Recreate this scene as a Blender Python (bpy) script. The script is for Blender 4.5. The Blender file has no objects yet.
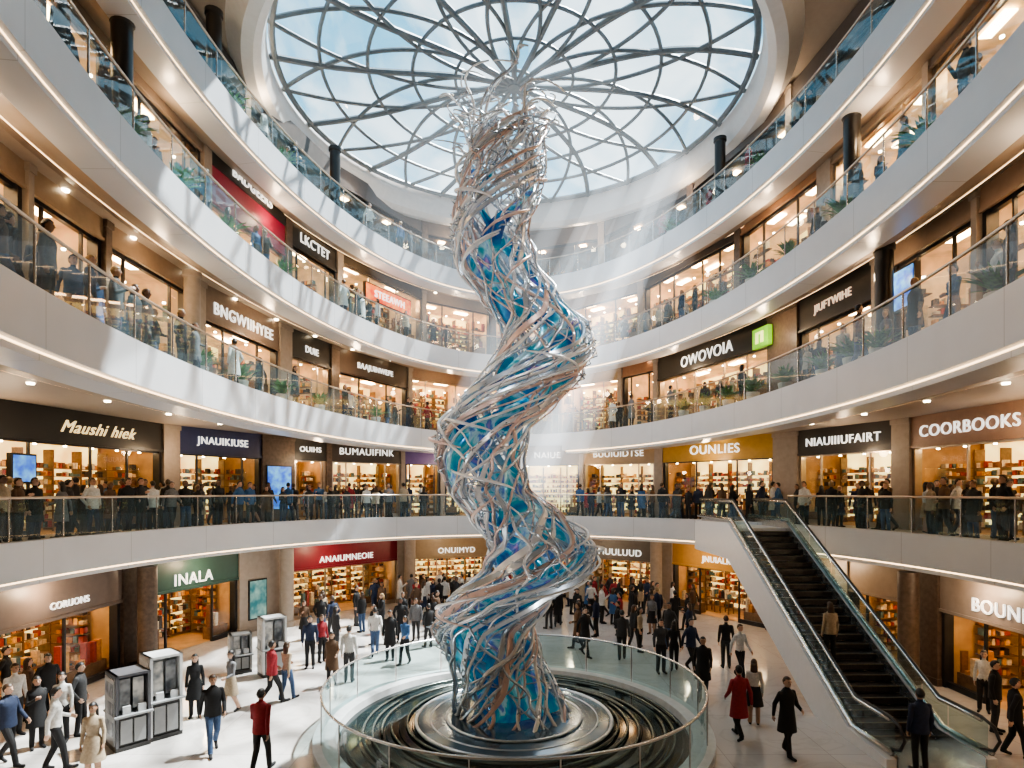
import bpy, math, random
from mathutils import Vector, Matrix
rnd=random.Random(7)
SC=bpy.context.scene
COL=SC.collection
PI=math.pi
CAMZ=5.95
F0,F1,F2,F3,F4=0.0,4.6,9.2,13.8,18.4
ROOF=22.55

# ------------------------------------------------------------------ materials
def mat(name,col,rough=.5,metal=0.0,var=.08,scale=5.0,emit=0.0,bump=0.0,ecol=None,coat=0.0):
    m=bpy.data.materials.new(name); m.use_nodes=True
    nt=m.node_tree; b=nt.nodes["Principled BSDF"]
    tc=nt.nodes.new("ShaderNodeTexCoord"); n=nt.nodes.new("ShaderNodeTexNoise")
    n.inputs["Scale"].default_value=scale; n.inputs["Detail"].default_value=2
    nt.links.new(tc.outputs["Object"],n.inputs["Vector"])
    r=nt.nodes.new("ShaderNodeValToRGB")
    r.color_ramp.elements[0].position=.3; r.color_ramp.elements[1].position=.7
    r.color_ramp.elements[0].color=tuple(max(0,c*(1-var)) for c in col)+(1,)
    r.color_ramp.elements[1].color=tuple(min(1,c*(1+var)) for c in col)+(1,)
    nt.links.new(n.outputs["Fac"],r.inputs["Fac"]); nt.links.new(r.outputs["Color"],b.inputs["Base Color"])
    b.inputs["Roughness"].default_value=rough; b.inputs["Metallic"].default_value=metal
    if coat: b.inputs["Coat Weight"].default_value=coat
    if emit:
        if ecol: b.inputs["Emission Color"].default_value=tuple(ecol)+(1,)
        else: nt.links.new(r.outputs["Color"],b.inputs["Emission Color"])
        b.inputs["Emission Strength"].default_value=emit
    if bump:
        bp=nt.nodes.new("ShaderNodeBump"); bp.inputs["Strength"].default_value=bump
        nt.links.new(n.outputs["Fac"],bp.inputs["Height"]); nt.links.new(bp.outputs["Normal"],b.inputs["Normal"])
    return m
def glassmat(name,tint,refl=.55,rough=.02,haze=0.0,hazecol=(.8,.9,1),hs=1.3):
    m=bpy.data.materials.new(name); m.use_nodes=True
    nt=m.node_tree; nt.nodes.clear()
    o=nt.nodes.new("ShaderNodeOutputMaterial"); mx=nt.nodes.new("ShaderNodeMixShader")
    t=nt.nodes.new("ShaderNodeBsdfTransparent"); t.inputs["Color"].default_value=tuple(tint)+(1,)
    g=nt.nodes.new("ShaderNodeBsdfGlossy"); g.inputs["Roughness"].default_value=rough
    f=nt.nodes.new("ShaderNodeLayerWeight"); f.inputs["Blend"].default_value=.5
    p=nt.nodes.new("ShaderNodeMath"); p.operation='POWER'; p.inputs[1].default_value=3.5
    q=nt.nodes.new("ShaderNodeMath"); q.operation='MULTIPLY_ADD'; q.inputs[1].default_value=refl; q.inputs[2].default_value=.05
    nt.links.new(f.outputs["Facing"],p.inputs[0]); nt.links.new(p.outputs[0],q.inputs[0])
    nt.links.new(q.outputs[0],mx.inputs[0]); nt.links.new(t.outputs[0],mx.inputs[1]); nt.links.new(g.outputs[0],mx.inputs[2])
    last=mx
    if haze:
        d=nt.nodes.new("ShaderNodeBsdfDiffuse"); d.inputs["Color"].default_value=tuple(hazecol)+(1,)
        n=nt.nodes.new("ShaderNodeTexNoise"); n.inputs["Scale"].default_value=hs; n.inputs["Distortion"].default_value=1.5
        tc=nt.nodes.new("ShaderNodeTexCoord"); nt.links.new(tc.outputs["Object"],n.inputs["Vector"])
        mu=nt.nodes.new("ShaderNodeMath"); mu.operation='MULTIPLY'; mu.inputs[1].default_value=haze*2
        nt.links.new(n.outputs["Fac"],mu.inputs[0])
        m2=nt.nodes.new("ShaderNodeMixShader"); nt.links.new(mu.outputs[0],m2.inputs[0])
        nt.links.new(mx.outputs[0],m2.inputs[1]); nt.links.new(d.outputs[0],m2.inputs[2]); last=m2
    nt.links.new(last.outputs[0],o.inputs["Surface"])
    return m
def panelmat(name,col,period,rough=.3):
    m=mat(name,col,rough,var=.03,scale=1.2); nt=m.node_tree; b=nt.nodes["Principled BSDF"]
    uv=nt.nodes.new("ShaderNodeUVMap"); uv.uv_map="UVMap"
    sp=nt.nodes.new("ShaderNodeSeparateXYZ"); nt.links.new(uv.outputs[0],sp.inputs[0])
    mo=nt.nodes.new("ShaderNodeMath"); mo.operation='MODULO'; mo.inputs[1].default_value=period
    nt.links.new(sp.outputs[0],mo.inputs[0])
    lt=nt.nodes.new("ShaderNodeMath"); lt.operation='LESS_THAN'; lt.inputs[1].default_value=.02
    nt.links.new(mo.outputs[0],lt.inputs[0])
    old=b.inputs["Base Color"].links[0].from_socket
    mx=nt.nodes.new("ShaderNodeMixRGB"); mx.inputs[2].default_value=tuple(c*.65 for c in col)+(1,)
    nt.links.new(lt.outputs[0],mx.inputs[0]); nt.links.new(old,mx.inputs[1]); nt.links.new(mx.outputs[0],b.inputs["Base Color"])
    return m
def marble():
    m=bpy.data.materials.new("polished_marble"); m.use_nodes=True
    nt=m.node_tree; b=nt.nodes["Principled BSDF"]; tc=nt.nodes.new("ShaderNodeTexCoord")
    br=nt.nodes.new("ShaderNodeTexBrick"); br.offset=0; br.inputs["Scale"].default_value=1.0
    br.inputs["Brick Width"].default_value=2.4; br.inputs["Row Height"].default_value=2.4; br.inputs["Mortar Size"].default_value=.01
    br.inputs["Color1"].default_value=(.58,.55,.53,1); br.inputs["Color2"].default_value=(.53,.50,.48,1); br.inputs["Mortar"].default_value=(.40,.37,.35,1)
    nt.links.new(tc.outputs["Object"],br.inputs["Vector"])
    n=nt.nodes.new("ShaderNodeTexNoise"); n.inputs["Scale"].default_value=.45; n.inputs["Detail"].default_value=5; n.inputs["Distortion"].default_value=2.2
    nt.links.new(tc.outputs["Object"],n.inputs["Vector"])
    r=nt.nodes.new("ShaderNodeValToRGB"); e=r.color_ramp.elements
    e[0].position=.46; e[0].color=(1,1,1,1); e[1].position=.54; e[1].color=(1,1,1,1)
    x=e.new(.5); x.color=(.62,.60,.58,1)
    nt.links.new(n.outputs["Fac"],r.inputs["Fac"])
    mx=nt.nodes.new("ShaderNodeMixRGB"); mx.blend_type='MULTIPLY'; mx.inputs[0].default_value=.25
    nt.links.new(br.outputs["Color"],mx.inputs[1]); nt.links.new(r.outputs["Color"],mx.inputs[2])
    nt.links.new(mx.outputs[0],b.inputs["Base Color"]); b.inputs["Roughness"].default_value=.12
    return m
def irid():
    m=bpy.data.materials.new("iridescent_skin"); m.use_nodes=True
    nt=m.node_tree; b=nt.nodes["Principled BSDF"]; tc=nt.nodes.new("ShaderNodeTexCoord")
    n=nt.nodes.new("ShaderNodeTexNoise"); n.inputs["Scale"].default_value=1.0; n.inputs["Detail"].default_value=5; n.inputs["Distortion"].default_value=1.4
    nt.links.new(tc.outputs["Object"],n.inputs["Vector"])
    r=nt.nodes.new("ShaderNodeValToRGB"); e=r.color_ramp.elements
    e[0].position=.22; e[0].color=(.01,.025,.11,1); e[1].position=.74; e[1].color=(.70,.36,.36,1)
    for p,c in ((.35,(.015,.08,.28)),(.43,(.02,.21,.42)),(.50,(.04,.36,.44)),(.55,(.38,.58,.66)),(.60,(.05,.17,.46)),(.67,(.34,.20,.46))):
        x=e.new(p); x.color=c+(1,)
    nt.links.new(n.outputs["Fac"],r.inputs["Fac"]); nt.links.new(r.outputs["Color"],b.inputs["Base Color"])
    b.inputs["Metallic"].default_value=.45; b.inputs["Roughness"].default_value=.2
    nt.links.new(r.outputs["Color"],b.inputs["Emission Color"]); b.inputs["Emission Strength"].default_value=.16  # faint self-glow put in to brighten the panels
    return m

M={}
M['white']=panelmat("white_fascia_panel",(.58,.60,.64),3.2,.28)
M['trim']=mat("white_oculus_trim",(.70,.70,.71),.45,var=.03)
M['soffit']=mat("warm_plaster_soffit",(.27,.22,.18),.42,var=.03)
M['ceil']=mat("plaster_ceiling",(.38,.32,.265),.5,var=.03)
M['deck']=mat("stone_deck",(.42,.37,.32),.3)
M['wall']=mat("beige_wall",(.32,.25,.20),.6)
M['marble']=marble()
M['glass']=glassmat("balustrade_glass",(.78,.90,.92),.65,haze=.05,hazecol=(.40,.62,.68),hs=1.2)
M['bglass']=glassmat("tinted_basin_glass",(.66,.84,.85),.7,haze=.06,hazecol=(.50,.70,.74),hs=.5)
M['sglass']=glassmat("shop_glass",(.97,.97,.95),.4)
M['dome']=glassmat("dome_glass",(.86,.95,.99),.25,haze=.08,hs=.5)
M['rib']=mat("steel_rib",(.17,.20,.225),.45,.2)
M['steel']=mat("brushed_steel",(.62,.62,.61),.25,.9)
M['brass']=mat("bronze_rail",(.50,.42,.34),.3,.8)
M['strip']=mat("warm_light_strip",(1,.8,.5),.5,var=.02,emit=4.5,ecol=(1,.66,.36))
M['lamp']=mat("downlight_lens",(1,.9,.7),.5,var=.02,emit=20,ecol=(1,.80,.52))
M['spot']=mat("spot_lens",(1,.9,.7),.5,var=.02,emit=32,ecol=(1,.80,.50))
M['shoplight']=mat("shop_light_panel",(1,.85,.6),.5,var=.02,emit=24,ecol=(1,.66,.33))
M['back']=mat("shelf_glow_fill",(.98,.58,.21),.6,var=.4,scale=1.5,emit=2.1)  # added glowing sheet behind the shelves, gives shops a golden fill
M['shell']=mat("shop_interior_plaster",(.54,.34,.16),.6,var=.2,scale=2)
M['shellup']=mat("shop_interior_glow",(.62,.41,.21),.6,var=.3,scale=1.5,emit=.5)  # plaster emits warm light of its own to brighten the upper shops
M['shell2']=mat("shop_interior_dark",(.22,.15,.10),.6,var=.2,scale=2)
M['wood']=mat("shelf_wood",(.22,.125,.065),.5,var=.2,scale=9)
M['black']=mat("black_lacquer",(.018,.017,.017),.3)
M['darkm']=mat("dark_metal",(.05,.05,.055),.35,.6)
M['pil1']=mat("limestone_pilaster",(.33,.275,.23),.5)
M['pil2']=mat("walnut_pilaster",(.11,.075,.055),.45,var=.25,scale=8)
M['pearl']=mat("pearl_strand",(.80,.79,.79),.28,.3,coat=.4)
M['copper']=mat("rose_copper_strand",(.72,.53,.47),.3,.45)
M['silver']=mat("silver_strand",(.64,.71,.79),.22,.65)
M['irid']=irid()
M['plinth']=mat("blue_steel_plinth",(.16,.24,.32),.15,.6,var=.25,scale=1.2)
M['rubber']=mat("black_rubber",(.02,.02,.022),.45)
M['step']=mat("step_metal",(.055,.045,.042),.4,.6)
M['edge']=mat("step_edge",(.24,.19,.12),.5)
M['pool']=mat("dark_pool",(.010,.018,.020),.08,.1,var=.3,scale=1)
M['pooledge']=mat("pool_ring",(.13,.15,.14),.2,.6)
M['leaf']=mat("leaf_green",(.07,.20,.04),.5,var=.5,scale=14)
M['pot']=mat("white_pot",(.6,.58,.54),.5)
M['kiosk']=mat("kiosk_white",(.58,.59,.60),.4)
M['escw']=mat("escalator_white_cladding",(.72,.72,.74),.3,var=.02)
M['kgrey']=mat("kiosk_grey",(.09,.09,.10),.35)
M['kmid']=mat("kiosk_mid_grey",(.30,.31,.32),.4)
def screen(name,c1,c2,scale=3,e=1.6):
    m=mat(name,c1,.3,var=.05,scale=scale,emit=e)
    r=[n for n in m.node_tree.nodes if n.type=='VALTORGB'][0]
    r.color_ramp.elements[0].color=c1+(1,); r.color_ramp.elements[1].color=c2+(1,); r.color_ramp.interpolation='EASE'
    return m
M['blue_screen']=screen("blue_screen",(.02,.08,.45),(.12,.38,.75),3,1.2)
M['red_screen']=screen("red_screen",(.5,.04,.02),(.85,.25,.06))
M['teal_poster']=screen("teal_poster",(.02,.15,.18),(.3,.5,.45),2,.3)
_pc={}
def pm(c,kind="panel",emit=0,rough=.4):
    k=(c,kind,emit)
    if k not in _pc: _pc[k]=mat(kind+"_finish",c,rough,var=.06,emit=emit)
    return _pc[k]
GOODS=[mat("goods_"+n,c,.5,var=.2,scale=12) for n,c in (("cream",(.75,.56,.34)),("brown",(.22,.10,.05)),("red",(.38,.06,.05)),("gold",(.75,.43,.12)),("dark",(.04,.03,.03)),("white",(.75,.66,.52)),("teal",(.10,.17,.18)),("orange",(.6,.26,.07)))]

# ------------------------------------------------------------------ mesh helpers
class MB:
    def __init__(s): s.v=[]; s.f=[]; s.m=[]
    def add(s,vs,fs,mi=0):
        o=len(s.v); s.v+= [tuple(p) for p in vs]; s.f+=[tuple(i+o for i in f) for f in fs]; s.m+=[mi]*len(fs)
    def box(s,L,u0,u1,v0,v1,z0,z1,mi=0):
        vs=[L(u,v,z) for z in (z0,z1) for v in (v0,v1) for u in (u0,u1)]
        s.add(vs,[(0,2,3,1),(4,5,7,6),(0,1,5,4),(2,6,7,3),(0,4,6,2),(1,3,7,5)],mi)
    def tube(s,pts,r,n=6,mi=0,cap=True,closed=False):
        pts=[Vector(p) for p in pts]; N=len(pts); up=Vector((0,0,1)); prev=None; vs=[]
        for i,p in enumerate(pts):
            if closed: t=(pts[(i+1)%N]-pts[i-1])
            else: t=(pts[min(i+1,N-1)]-pts[max(i-1,0)])
            if t.length<1e-9: t=Vector((0,0,1))
            t.normalize()
            if prev is None:
                a=up if abs(t.dot(up))<.95 else Vector((1,0,0))
                x=t.cross(a).normalized()
            else:
                x=(prev-t*prev.dot(t)); x=x.normalized() if x.length>1e-6 else t.orthogonal().normalized()
            prev=x; y=t.cross(x); rr=r[i] if isinstance(r,(list,tuple)) else r
            for k in range(n):
                a=2*PI*k/n; vs.append(p+x*math.cos(a)*rr+y*math.sin(a)*rr)
        fs=[]
        for i in range(N if closed else N-1):
            j=(i+1)%N
            for k in range(n): fs.append((i*n+k,i*n+(k+1)%n,j*n+(k+1)%n,j*n+k))
        if cap and not closed: fs.append(tuple(range(n))[::-1]); fs.append(tuple((N-1)*n+k for k in range(n)))
        s.add(vs,fs,mi)
    def strap(s,pts,axis,w,th,mi=0):   # flat band lying on the coil surface
        N=len(pts); vs=[]
        for i,p in enumerate(pts):
            t=(pts[min(i+1,N-1)]-pts[max(i-1,0)]).normalized(); o=p-axis[i]; o=(o-t*o.dot(t)).normalized(); sd=t.cross(o); ww=w[i]/2
            vs+=[p-sd*ww-o*th,p+sd*ww-o*th,p+sd*ww*.8+o*th,p-sd*ww*.8+o*th]
        fs=[(i*4+k,i*4+(k+1)%4,(i+1)*4+(k+1)%4,(i+1)*4+k) for i in range(N-1) for k in range(4)]+[(3,2,1,0),tuple((N-1)*4+k for k in range(4))]
        s.add(vs,fs,mi)
    def loft(s,rings,mi=0,cap=True):   # rings: (cx,cy,z,rx,ry)
        n=16; vs=[]
        for cx,cy,z,rx,ry in rings:
            for k in range(n): a=2*PI*k/n; vs.append((cx+rx*math.cos(a),cy+ry*math.sin(a),z))
        fs=[(i*n+k,i*n+(k+1)%n,(i+1)*n+(k+1)%n,(i+1)*n+k) for i in range(len(rings)-1) for k in range(n)]
        if cap: fs.append(tuple(range(n))[::-1]); fs.append(tuple((len(rings)-1)*n+k for k in range(n)))
        s.add(vs,fs,mi)
    def ball(s,c,rx,ry,rz,mi=0,n=10,h=7):
        vs=[];fs=[]
        vs.append((c[0],c[1],c[2]-rz))
        for i in range(1,h):
            b=-PI/2+PI*i/h
            for k in range(n): a=2*PI*k/n; vs.append((c[0]+rx*math.cos(b)*math.cos(a),c[1]+ry*math.cos(b)*math.sin(a),c[2]+rz*math.sin(b)))
        vs.append((c[0],c[1],c[2]+rz)); T=len(vs)-1
        for k in range(n):
            fs.append((0,1+(k+1)%n,1+k)); fs.append((T,T-n+k,T-n+(k+1)%n))
        for i in range(h-2):
            for k in range(n): fs.append((1+i*n+k,1+i*n+(k+1)%n,1+(i+1)*n+(k+1)%n,1+(i+1)*n+k))
        s.add(vs,fs,mi)
def W(u,v,z): return Vector((u,v,z))
def meta(o,label=None,cat=None,group=None,kind=None):
    if label: o["label"]=label
    if cat: o["category"]=cat
    if group: o["group"]=group
    if kind: o["kind"]=kind
def thing(name,loc,label,cat,group=None):
    o=bpy.data.objects.new(name,None); o.empty_display_size=.2; o.location=loc; COL.objects.link(o); meta(o,label,cat,group); return o
def mk(name,mb,mats,parent=None,smooth=False,base=None,label=None,cat=None,group=None,kind=None,sharp=None):
    me=bpy.data.meshes.new(name)
    if parent is not None: base=Vector(parent.location)
    elif base is None:
        xs=[p[0] for p in mb.v]; ys=[p[1] for p in mb.v]; zs=[p[2] for p in mb.v]
        base=Vector(((min(xs)+max(xs))/2,(min(ys)+max(ys))/2,min(zs)))
    base=Vector(base)
    me.from_pydata([tuple(Vector(p)-base) for p in mb.v],[],mb.f)
    if not isinstance(mats,(list,tuple)): mats=[mats]
    for m in mats: me.materials.append(m)
    if len(mats)>1: me.polygons.foreach_set("material_index",mb.m)
    if smooth: me.polygons.foreach_set("use_smooth",[True]*len(me.polygons))
    me.update()
    if sharp: me.set_sharp_from_angle(angle=math.radians(sharp))
    o=bpy.data.objects.new(name,me); COL.objects.link(o)
    if parent is not None: o.parent=parent
    else: o.location=base
    meta(o,label,cat,group,kind); return o
def copytree(src,loc,rotz=0,scale=1.0):
    n=src.copy(); COL.objects.link(n); n.location=loc; n.rotation_euler[2]=rotz; n.scale=(scale,)*3
    for c in src.children:
        d=c.copy(); COL.objects.link(d); d.parent=n
    return n

class Ell:
    def __init__(s,cx,cy,a,b): s.cx,s.cy,s.a,s.b=cx,cy,a,b
    def n(s,t):
        v=Vector((math.sin(t)/s.a,math.cos(t)/s.b,0)); v.normalize(); return v
    def p(s,t,o=0,z=0): 
        q=Vector((s.cx+s.a*math.sin(t),s.cy+s.b*math.cos(t),z)); return q+s.n(t)*o
    def th(s,k):
        A=(k/s.a)**2+1/s.b**2; B=-2*(k*s.cx/s.a**2+s.cy/s.b**2); Cc=(s.cx/s.a)**2+(s.cy/s.b)**2-1
        Y=(-B+math.sqrt(max(0,B*B-4*A*Cc)))/(2*A); X=k*Y
        return math.atan2((X-s.cx)/s.a,(Y-s.cy)/s.b)
    def arc(s,t0,t1,step):
        K=600; P=[s.p(t0+(t1-t0)*i/K) for i in range(K+1)]; L=[0]
        for i in range(K): L.append(L[-1]+(P[i+1]-P[i]).length)
        n=max(1,round(L[-1]/step)); out=[];j=0
        for i in range(n+1):
            d=L[-1]*i/n
            while j<K-1 and L[j+1]<d: j+=1
            f=(d-L[j])/max(1e-9,L[j+1]-L[j]); out.append(t0+(t1-t0)*(j+min(1,f))/K)
        return out
def br(px): return (px-512)/600.0
def G(px,py,zf=0.0):     # where a measured sight line meets a floor level
    d=(CAMZ-zf)*600/(py-492.0); return Vector(((px-512)/600*d,d,zf))

def sweep(name,E,ts,prof,mt,parent=None,z=0,smooth=True,label=None,kind=None,base=None):
    me=bpy.data.meshes.new(name); P=len(prof); vs=[]; us=[]; u=0; last=None
    b=Vector(parent.location) if parent is not None else Vector(base or (0,0,0))
    for t in ts:
        q=E.p(t)
        if last is not None: u+=(q-last).length
        last=q; us.append(u)
        for o,zz in prof: vs.append(tuple(E.p(t,o,z+zz)-b))
    fs=[];uv=[]; vl=[0]
    for i in range(1,P): vl.append(vl[-1]+math.hypot(prof[i][0]-prof[i-1][0],prof[i][1]-prof[i-1][1]))
    for i in range(len(ts)-1):
        for k in range(P-1):
            fs.append((i*P+k,(i+1)*P+k,(i+1)*P+k+1,i*P+k+1))
            uv+=[(us[i],vl[k]),(us[i+1],vl[k]),(us[i+1],vl[k+1]),(us[i],vl[k+1])]
    me.from_pydata(vs,[],fs); ul=me.uv_layers.new(name="UVMap")
    for i,c in enumerate(uv): ul.data[i].uv=c
    me.materials.append(mt)
    if smooth:
        me.polygons.foreach_set("use_smooth",[True]*len(me.polygons)); me.set_sharp_from_angle(angle=math.radians(22))
    me.update(); o=bpy.data.objects.new(name,me); COL.objects.link(o)
    if parent is not None: o.parent=parent
    else: o.location=b
    meta(o,label,None,None,kind); return o
def ringmesh(name,EA,oa,EB,ob,za,zb,mt,parent=None,kind=None):
    mb=MB(); n=120
    for i in range(n): 
        t=2*PI*i/n; mb.v.append(tuple(EA.p(t,oa,za))); mb.v.append(tuple(EB.p(t,ob,zb)))
    for i in range(n): j=(i+1)%n; mb.f.append((2*i,2*j,2*j+1,2*i+1)); mb.m.append(0)
    return mk(name,mb,mt,parent,base=(0,16,za),kind=kind)

EO=Ell(0,16.5,20,27)
E={1:Ell(0,15.5,12.3,16),2:Ell(.15,17,8.6,18),3:Ell(.4,17,8.9,18),4:Ell(.45,17,9.4,18.2)}
WL={0:Ell(0,15.5,13.4,19.0),1:Ell(0,15.5,15.0,19.2),2:Ell(.2,17,11.2,21.8),3:Ell(.4,17,10.9,21.4),4:Ell(.4,17,11.5,21.4)}
FZ={0:F0,1:F1,2:F2,3:F3,4:F4}

# ------------------------------------------------------------------ shell
mb=MB(); mb.add([(-24,-14,0),(24,-14,0),(24,46,0),(-24,46,0)],[(0,1,2,3)])
mk("floor",mb,M['marble'],base=(0,16,0),kind="structure")
full=[2*PI*i/160 for i in range(161)]
sweep("wall_outer",EO,full,[(0,0),(0,ROOF+.2)],M['wall'],kind="structure",base=(0,16,0))
OC=Ell(.1,25.5,9.8,9.8)
def ceilring():
    mb=MB(); n=120
    for i in range(n):
        t=2*PI*i/n; p=OC.p(t,1.25,ROOF-.2)
        d=(p-Vector((OC.cx,OC.cy,p.z))).normalized()
        lo,hi=0,60
        for _ in range(30):
            m=(lo+hi)/2; q=Vector((OC.cx,OC.cy,0))+d*m
            if ((q.x-EO.cx)/EO.a)**2+((q.y-EO.cy)/EO.b)**2<1: lo=m
            else: hi=m
        q=Vector((OC.cx,OC.cy,ROOF+.1))+d*(lo+.1)
        mb.v.append(tuple(p)); mb.v.append(tuple(q))
    for i in range(n): j=(i+1)%n; mb.f.append((2*i,2*j,2*j+1,2*i+1)); mb.m.append(0)
    mk("ceiling",mb,M['ceil'],base=(0,16,ROOF),kind="structure")
ceilring()
sweep("trim_1",OC,full,[(0,.45),(-.05,.1),(0,-.3),(.12,-.75),(.4,-.95),(.8,-.9),(1.3,-.2)],M['trim'],z=ROOF,kind="structure",base=(0,25.5,ROOF))

# ------------------------------------------------------------------ dome
dome=thing("skylight_dome",(.1,25.5,ROOF+.3),"large glass skylight dome with grey steel curved ribs","skylight")
HD=1.3; RD=9.75; HX=.1; HY=27.0      # hub sits a little beyond the middle
def dp(r,a,dz=0):
    f=1-(r/RD); return Vector((HX+r*math.sin(a),25.5+(HY-25.5)*f+r*math.cos(a),ROOF+.35+HD*(1-(r/RD)**2)+dz))
mb=MB(); nr,na=14,72
for i in range(nr+1):
    for k in range(na): mb.v.append(tuple(dp(max(.02,RD*(i/nr)),2*PI*k/na,.19)))
for i in range(nr):
    for k in range(na): mb.f.append((i*na+k,i*na+(k+1)%na,(i+1)*na+(k+1)%na,(i+1)*na+k)); mb.m.append(0)
mk("glass_shell",mb,M['dome'],dome,True)
NS=14
for k in range(NS):
    a0=2*PI*k/NS
    mb=MB(); mb.tube([dp(.3+(RD-.3)*i/20,a0+.10*math.sin(i/20*PI)) for i in range(21)],.125,6); mk("main_rib",mb,M['rib'],dome)
    for dirn in (1,-1):
        mb=MB(); mb.tube([dp(.9+(RD-.9)*i/24,a0+PI/NS+dirn*.72*(1-i/24)**1.05+.03*math.sin(k*2.3)) for i in range(25)],.085,6)
        mk("rib",mb,M['rib'],dome)
for r,q in ((.9,.07),(2.6,.07),(4.4,.08),(6.2,.08),(8.0,.08),(9.6,.13)):
    mb=MB(); mb.tube([dp(r,2*PI*k/72) for k in range(72)],q,6,closed=True); mk("ring_beam",mb,M['rib'],dome)
hz=dp(0,0); mb=MB(); mb.loft([(hz.x,hz.y,hz.z-.12,.3,.3),(hz.x,hz.y,hz.z+.12,.3,.3)]); mk("hub",mb,M['rib'],dome)

# ------------------------------------------------------------------ balconies & balustrades
def balcony(l,word):
    e=E[l]; z=FZ[l]
    b=thing("balcony",(e.cx,e.cy,z-1.15),"white-edged curved gallery floor with warm light lines, "+word,"balcony","stacked curved galleries")
    so=3.0 if l<=2 else 2.0
    ringmesh("deck",e,.1,EO,0,z,z,M['deck'],b)
    sweep("fascia",e,full,[(.3,0),(.3,.1),(0,.1),(0,-.88),(.10,-.90),(.10,-1.06),(.8,-1.1)],M['white'],b,z)
    sweep("soffit",e,full,[(.8,-1.1),(1.0,-1.06),(so,-.6)],M['soffit'],b,z)
    ringmesh("ceiling_panel",e,so,EO,0,z-.6,z-.6,M['ceil'],b)
    sweep("light_strip",e,full,[(.09,-.905),(.09,-.94)],M['strip'],b,z)
    m0=1.0+.45*(so-1.0); zz=-1.06+.46*.45
    sweep("light_strip",e,full,[(m0,zz-.02),(m0+.04,zz-.01)],M['strip'],b,z)
    for t in e.arc(-2.0,2.0,2.6):
        p=e.p(t,so+.3,z-.6); mb=MB(); mb.loft([(p.x,p.y,p.z-.04,.08,.08),(p.x,p.y,p.z+.02,.09,.09)]); mk("downlight",mb,M['lamp'],b)
def balustrade(l,word,skip=None):
    e=E[l]; z=FZ[l]
    b=thing("glass_balustrade",tuple(e.p(0,.15,z)),"frameless glass balustrade with metal handrail "+word,"railing","gallery balustrades")
    ts=e.arc(-2.3,2.3,1.75); run=[]; runs=[]
    for i in range(len(ts)-1):
        tm=(ts[i]+ts[i+1])/2; pm_=e.p(tm)
        if skip and skip(pm_):
            if run: runs.append(run); run=[]
            continue
        if not run: run=[ts[i]]
        run.append(ts[i+1])
        mb=MB(); sub=[ts[i]+(ts[i+1]-ts[i])*(.02+.96*k/3) for k in range(4)]
        for k in range(3):
            a,c=sub[k],sub[k+1]
            mb.add([e.p(a,.15,z+.11),e.p(c,.15,z+.11),e.p(c,.15,z+1.14),e.p(a,.15,z+1.14)],[(0,1,2,3)])
        mk("glass_panel",mb,M['glass'],b)
        p=e.p(ts[i],.15,z); mb=MB(); mb.loft([(p.x,p.y,z+.1,.022,.022),(p.x,p.y,z+1.18,.022,.022)]); mk("post",mb,M['steel'],b)
    if run: runs.append(run)
    for r in runs:
        mb=MB(); mb.tube([e.p(a,.15,z+1.2) for t,q in zip(r,r[1:]) for a in (t,(t+q)/2)]+[e.p(r[-1],.15,z+1.2)],.035,8); mk("handrail",mb,M['brass'],b,True)
words={1:"lowest gallery",2:"second gallery",3:"third gallery",4:"topmost gallery"}
for l in (1,2,3,4):
    balcony(l,words[l]); balustrade(l,"on the "+words[l],(lambda p: 7.9<p.x<10.8 and p.y>18) if l==1 else None)

# ------------------------------------------------------------------ shops
texts=[]
def text(s,origin,U,Nn,width,height,mt,parent,shear=0,name="sign_lettering"):
    cu=bpy.data.curves.new(name,'FONT'); cu.body=s; cu.align_x='CENTER'; cu.align_y='CENTER'; cu.extrude=.02; cu.size=1; cu.shear=shear; cu.offset=.0; cu.space_character=1.1
    o=bpy.data.objects.new(name,cu); COL.objects.link(o)
    texts.append((o,Vector(origin),Vector(U),Vector(Nn),width,height,mt,parent))
HO={0:2.35,1:2.95,2:2.8,3:2.8,4:2.9}; HT={0:3.75,1:4.0,2:4.0,3:4.0,4:3.8}
def frame(l,px0,px1):
    e=WL[l]; z=FZ[l]; a=e.p(e.th(br(px0))); c=e.p(e.th(br(px1))); U=(c-a); w=U.length; U.normalize(); N=Vector((-U.y,U.x,0))
    def L(u,v,zz): return Vector((a.x+U.x*u+N.x*v,a.y+U.y*u+N.y*v,z+zz))
    return L,w,U,N
def upos(l,px0,px1,px):
    L,w,U,N=frame(l,px0,px1); a=L(0,0,0); k=br(px); return (k*a.y-a.x)/(U.x-k*U.y)
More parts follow.
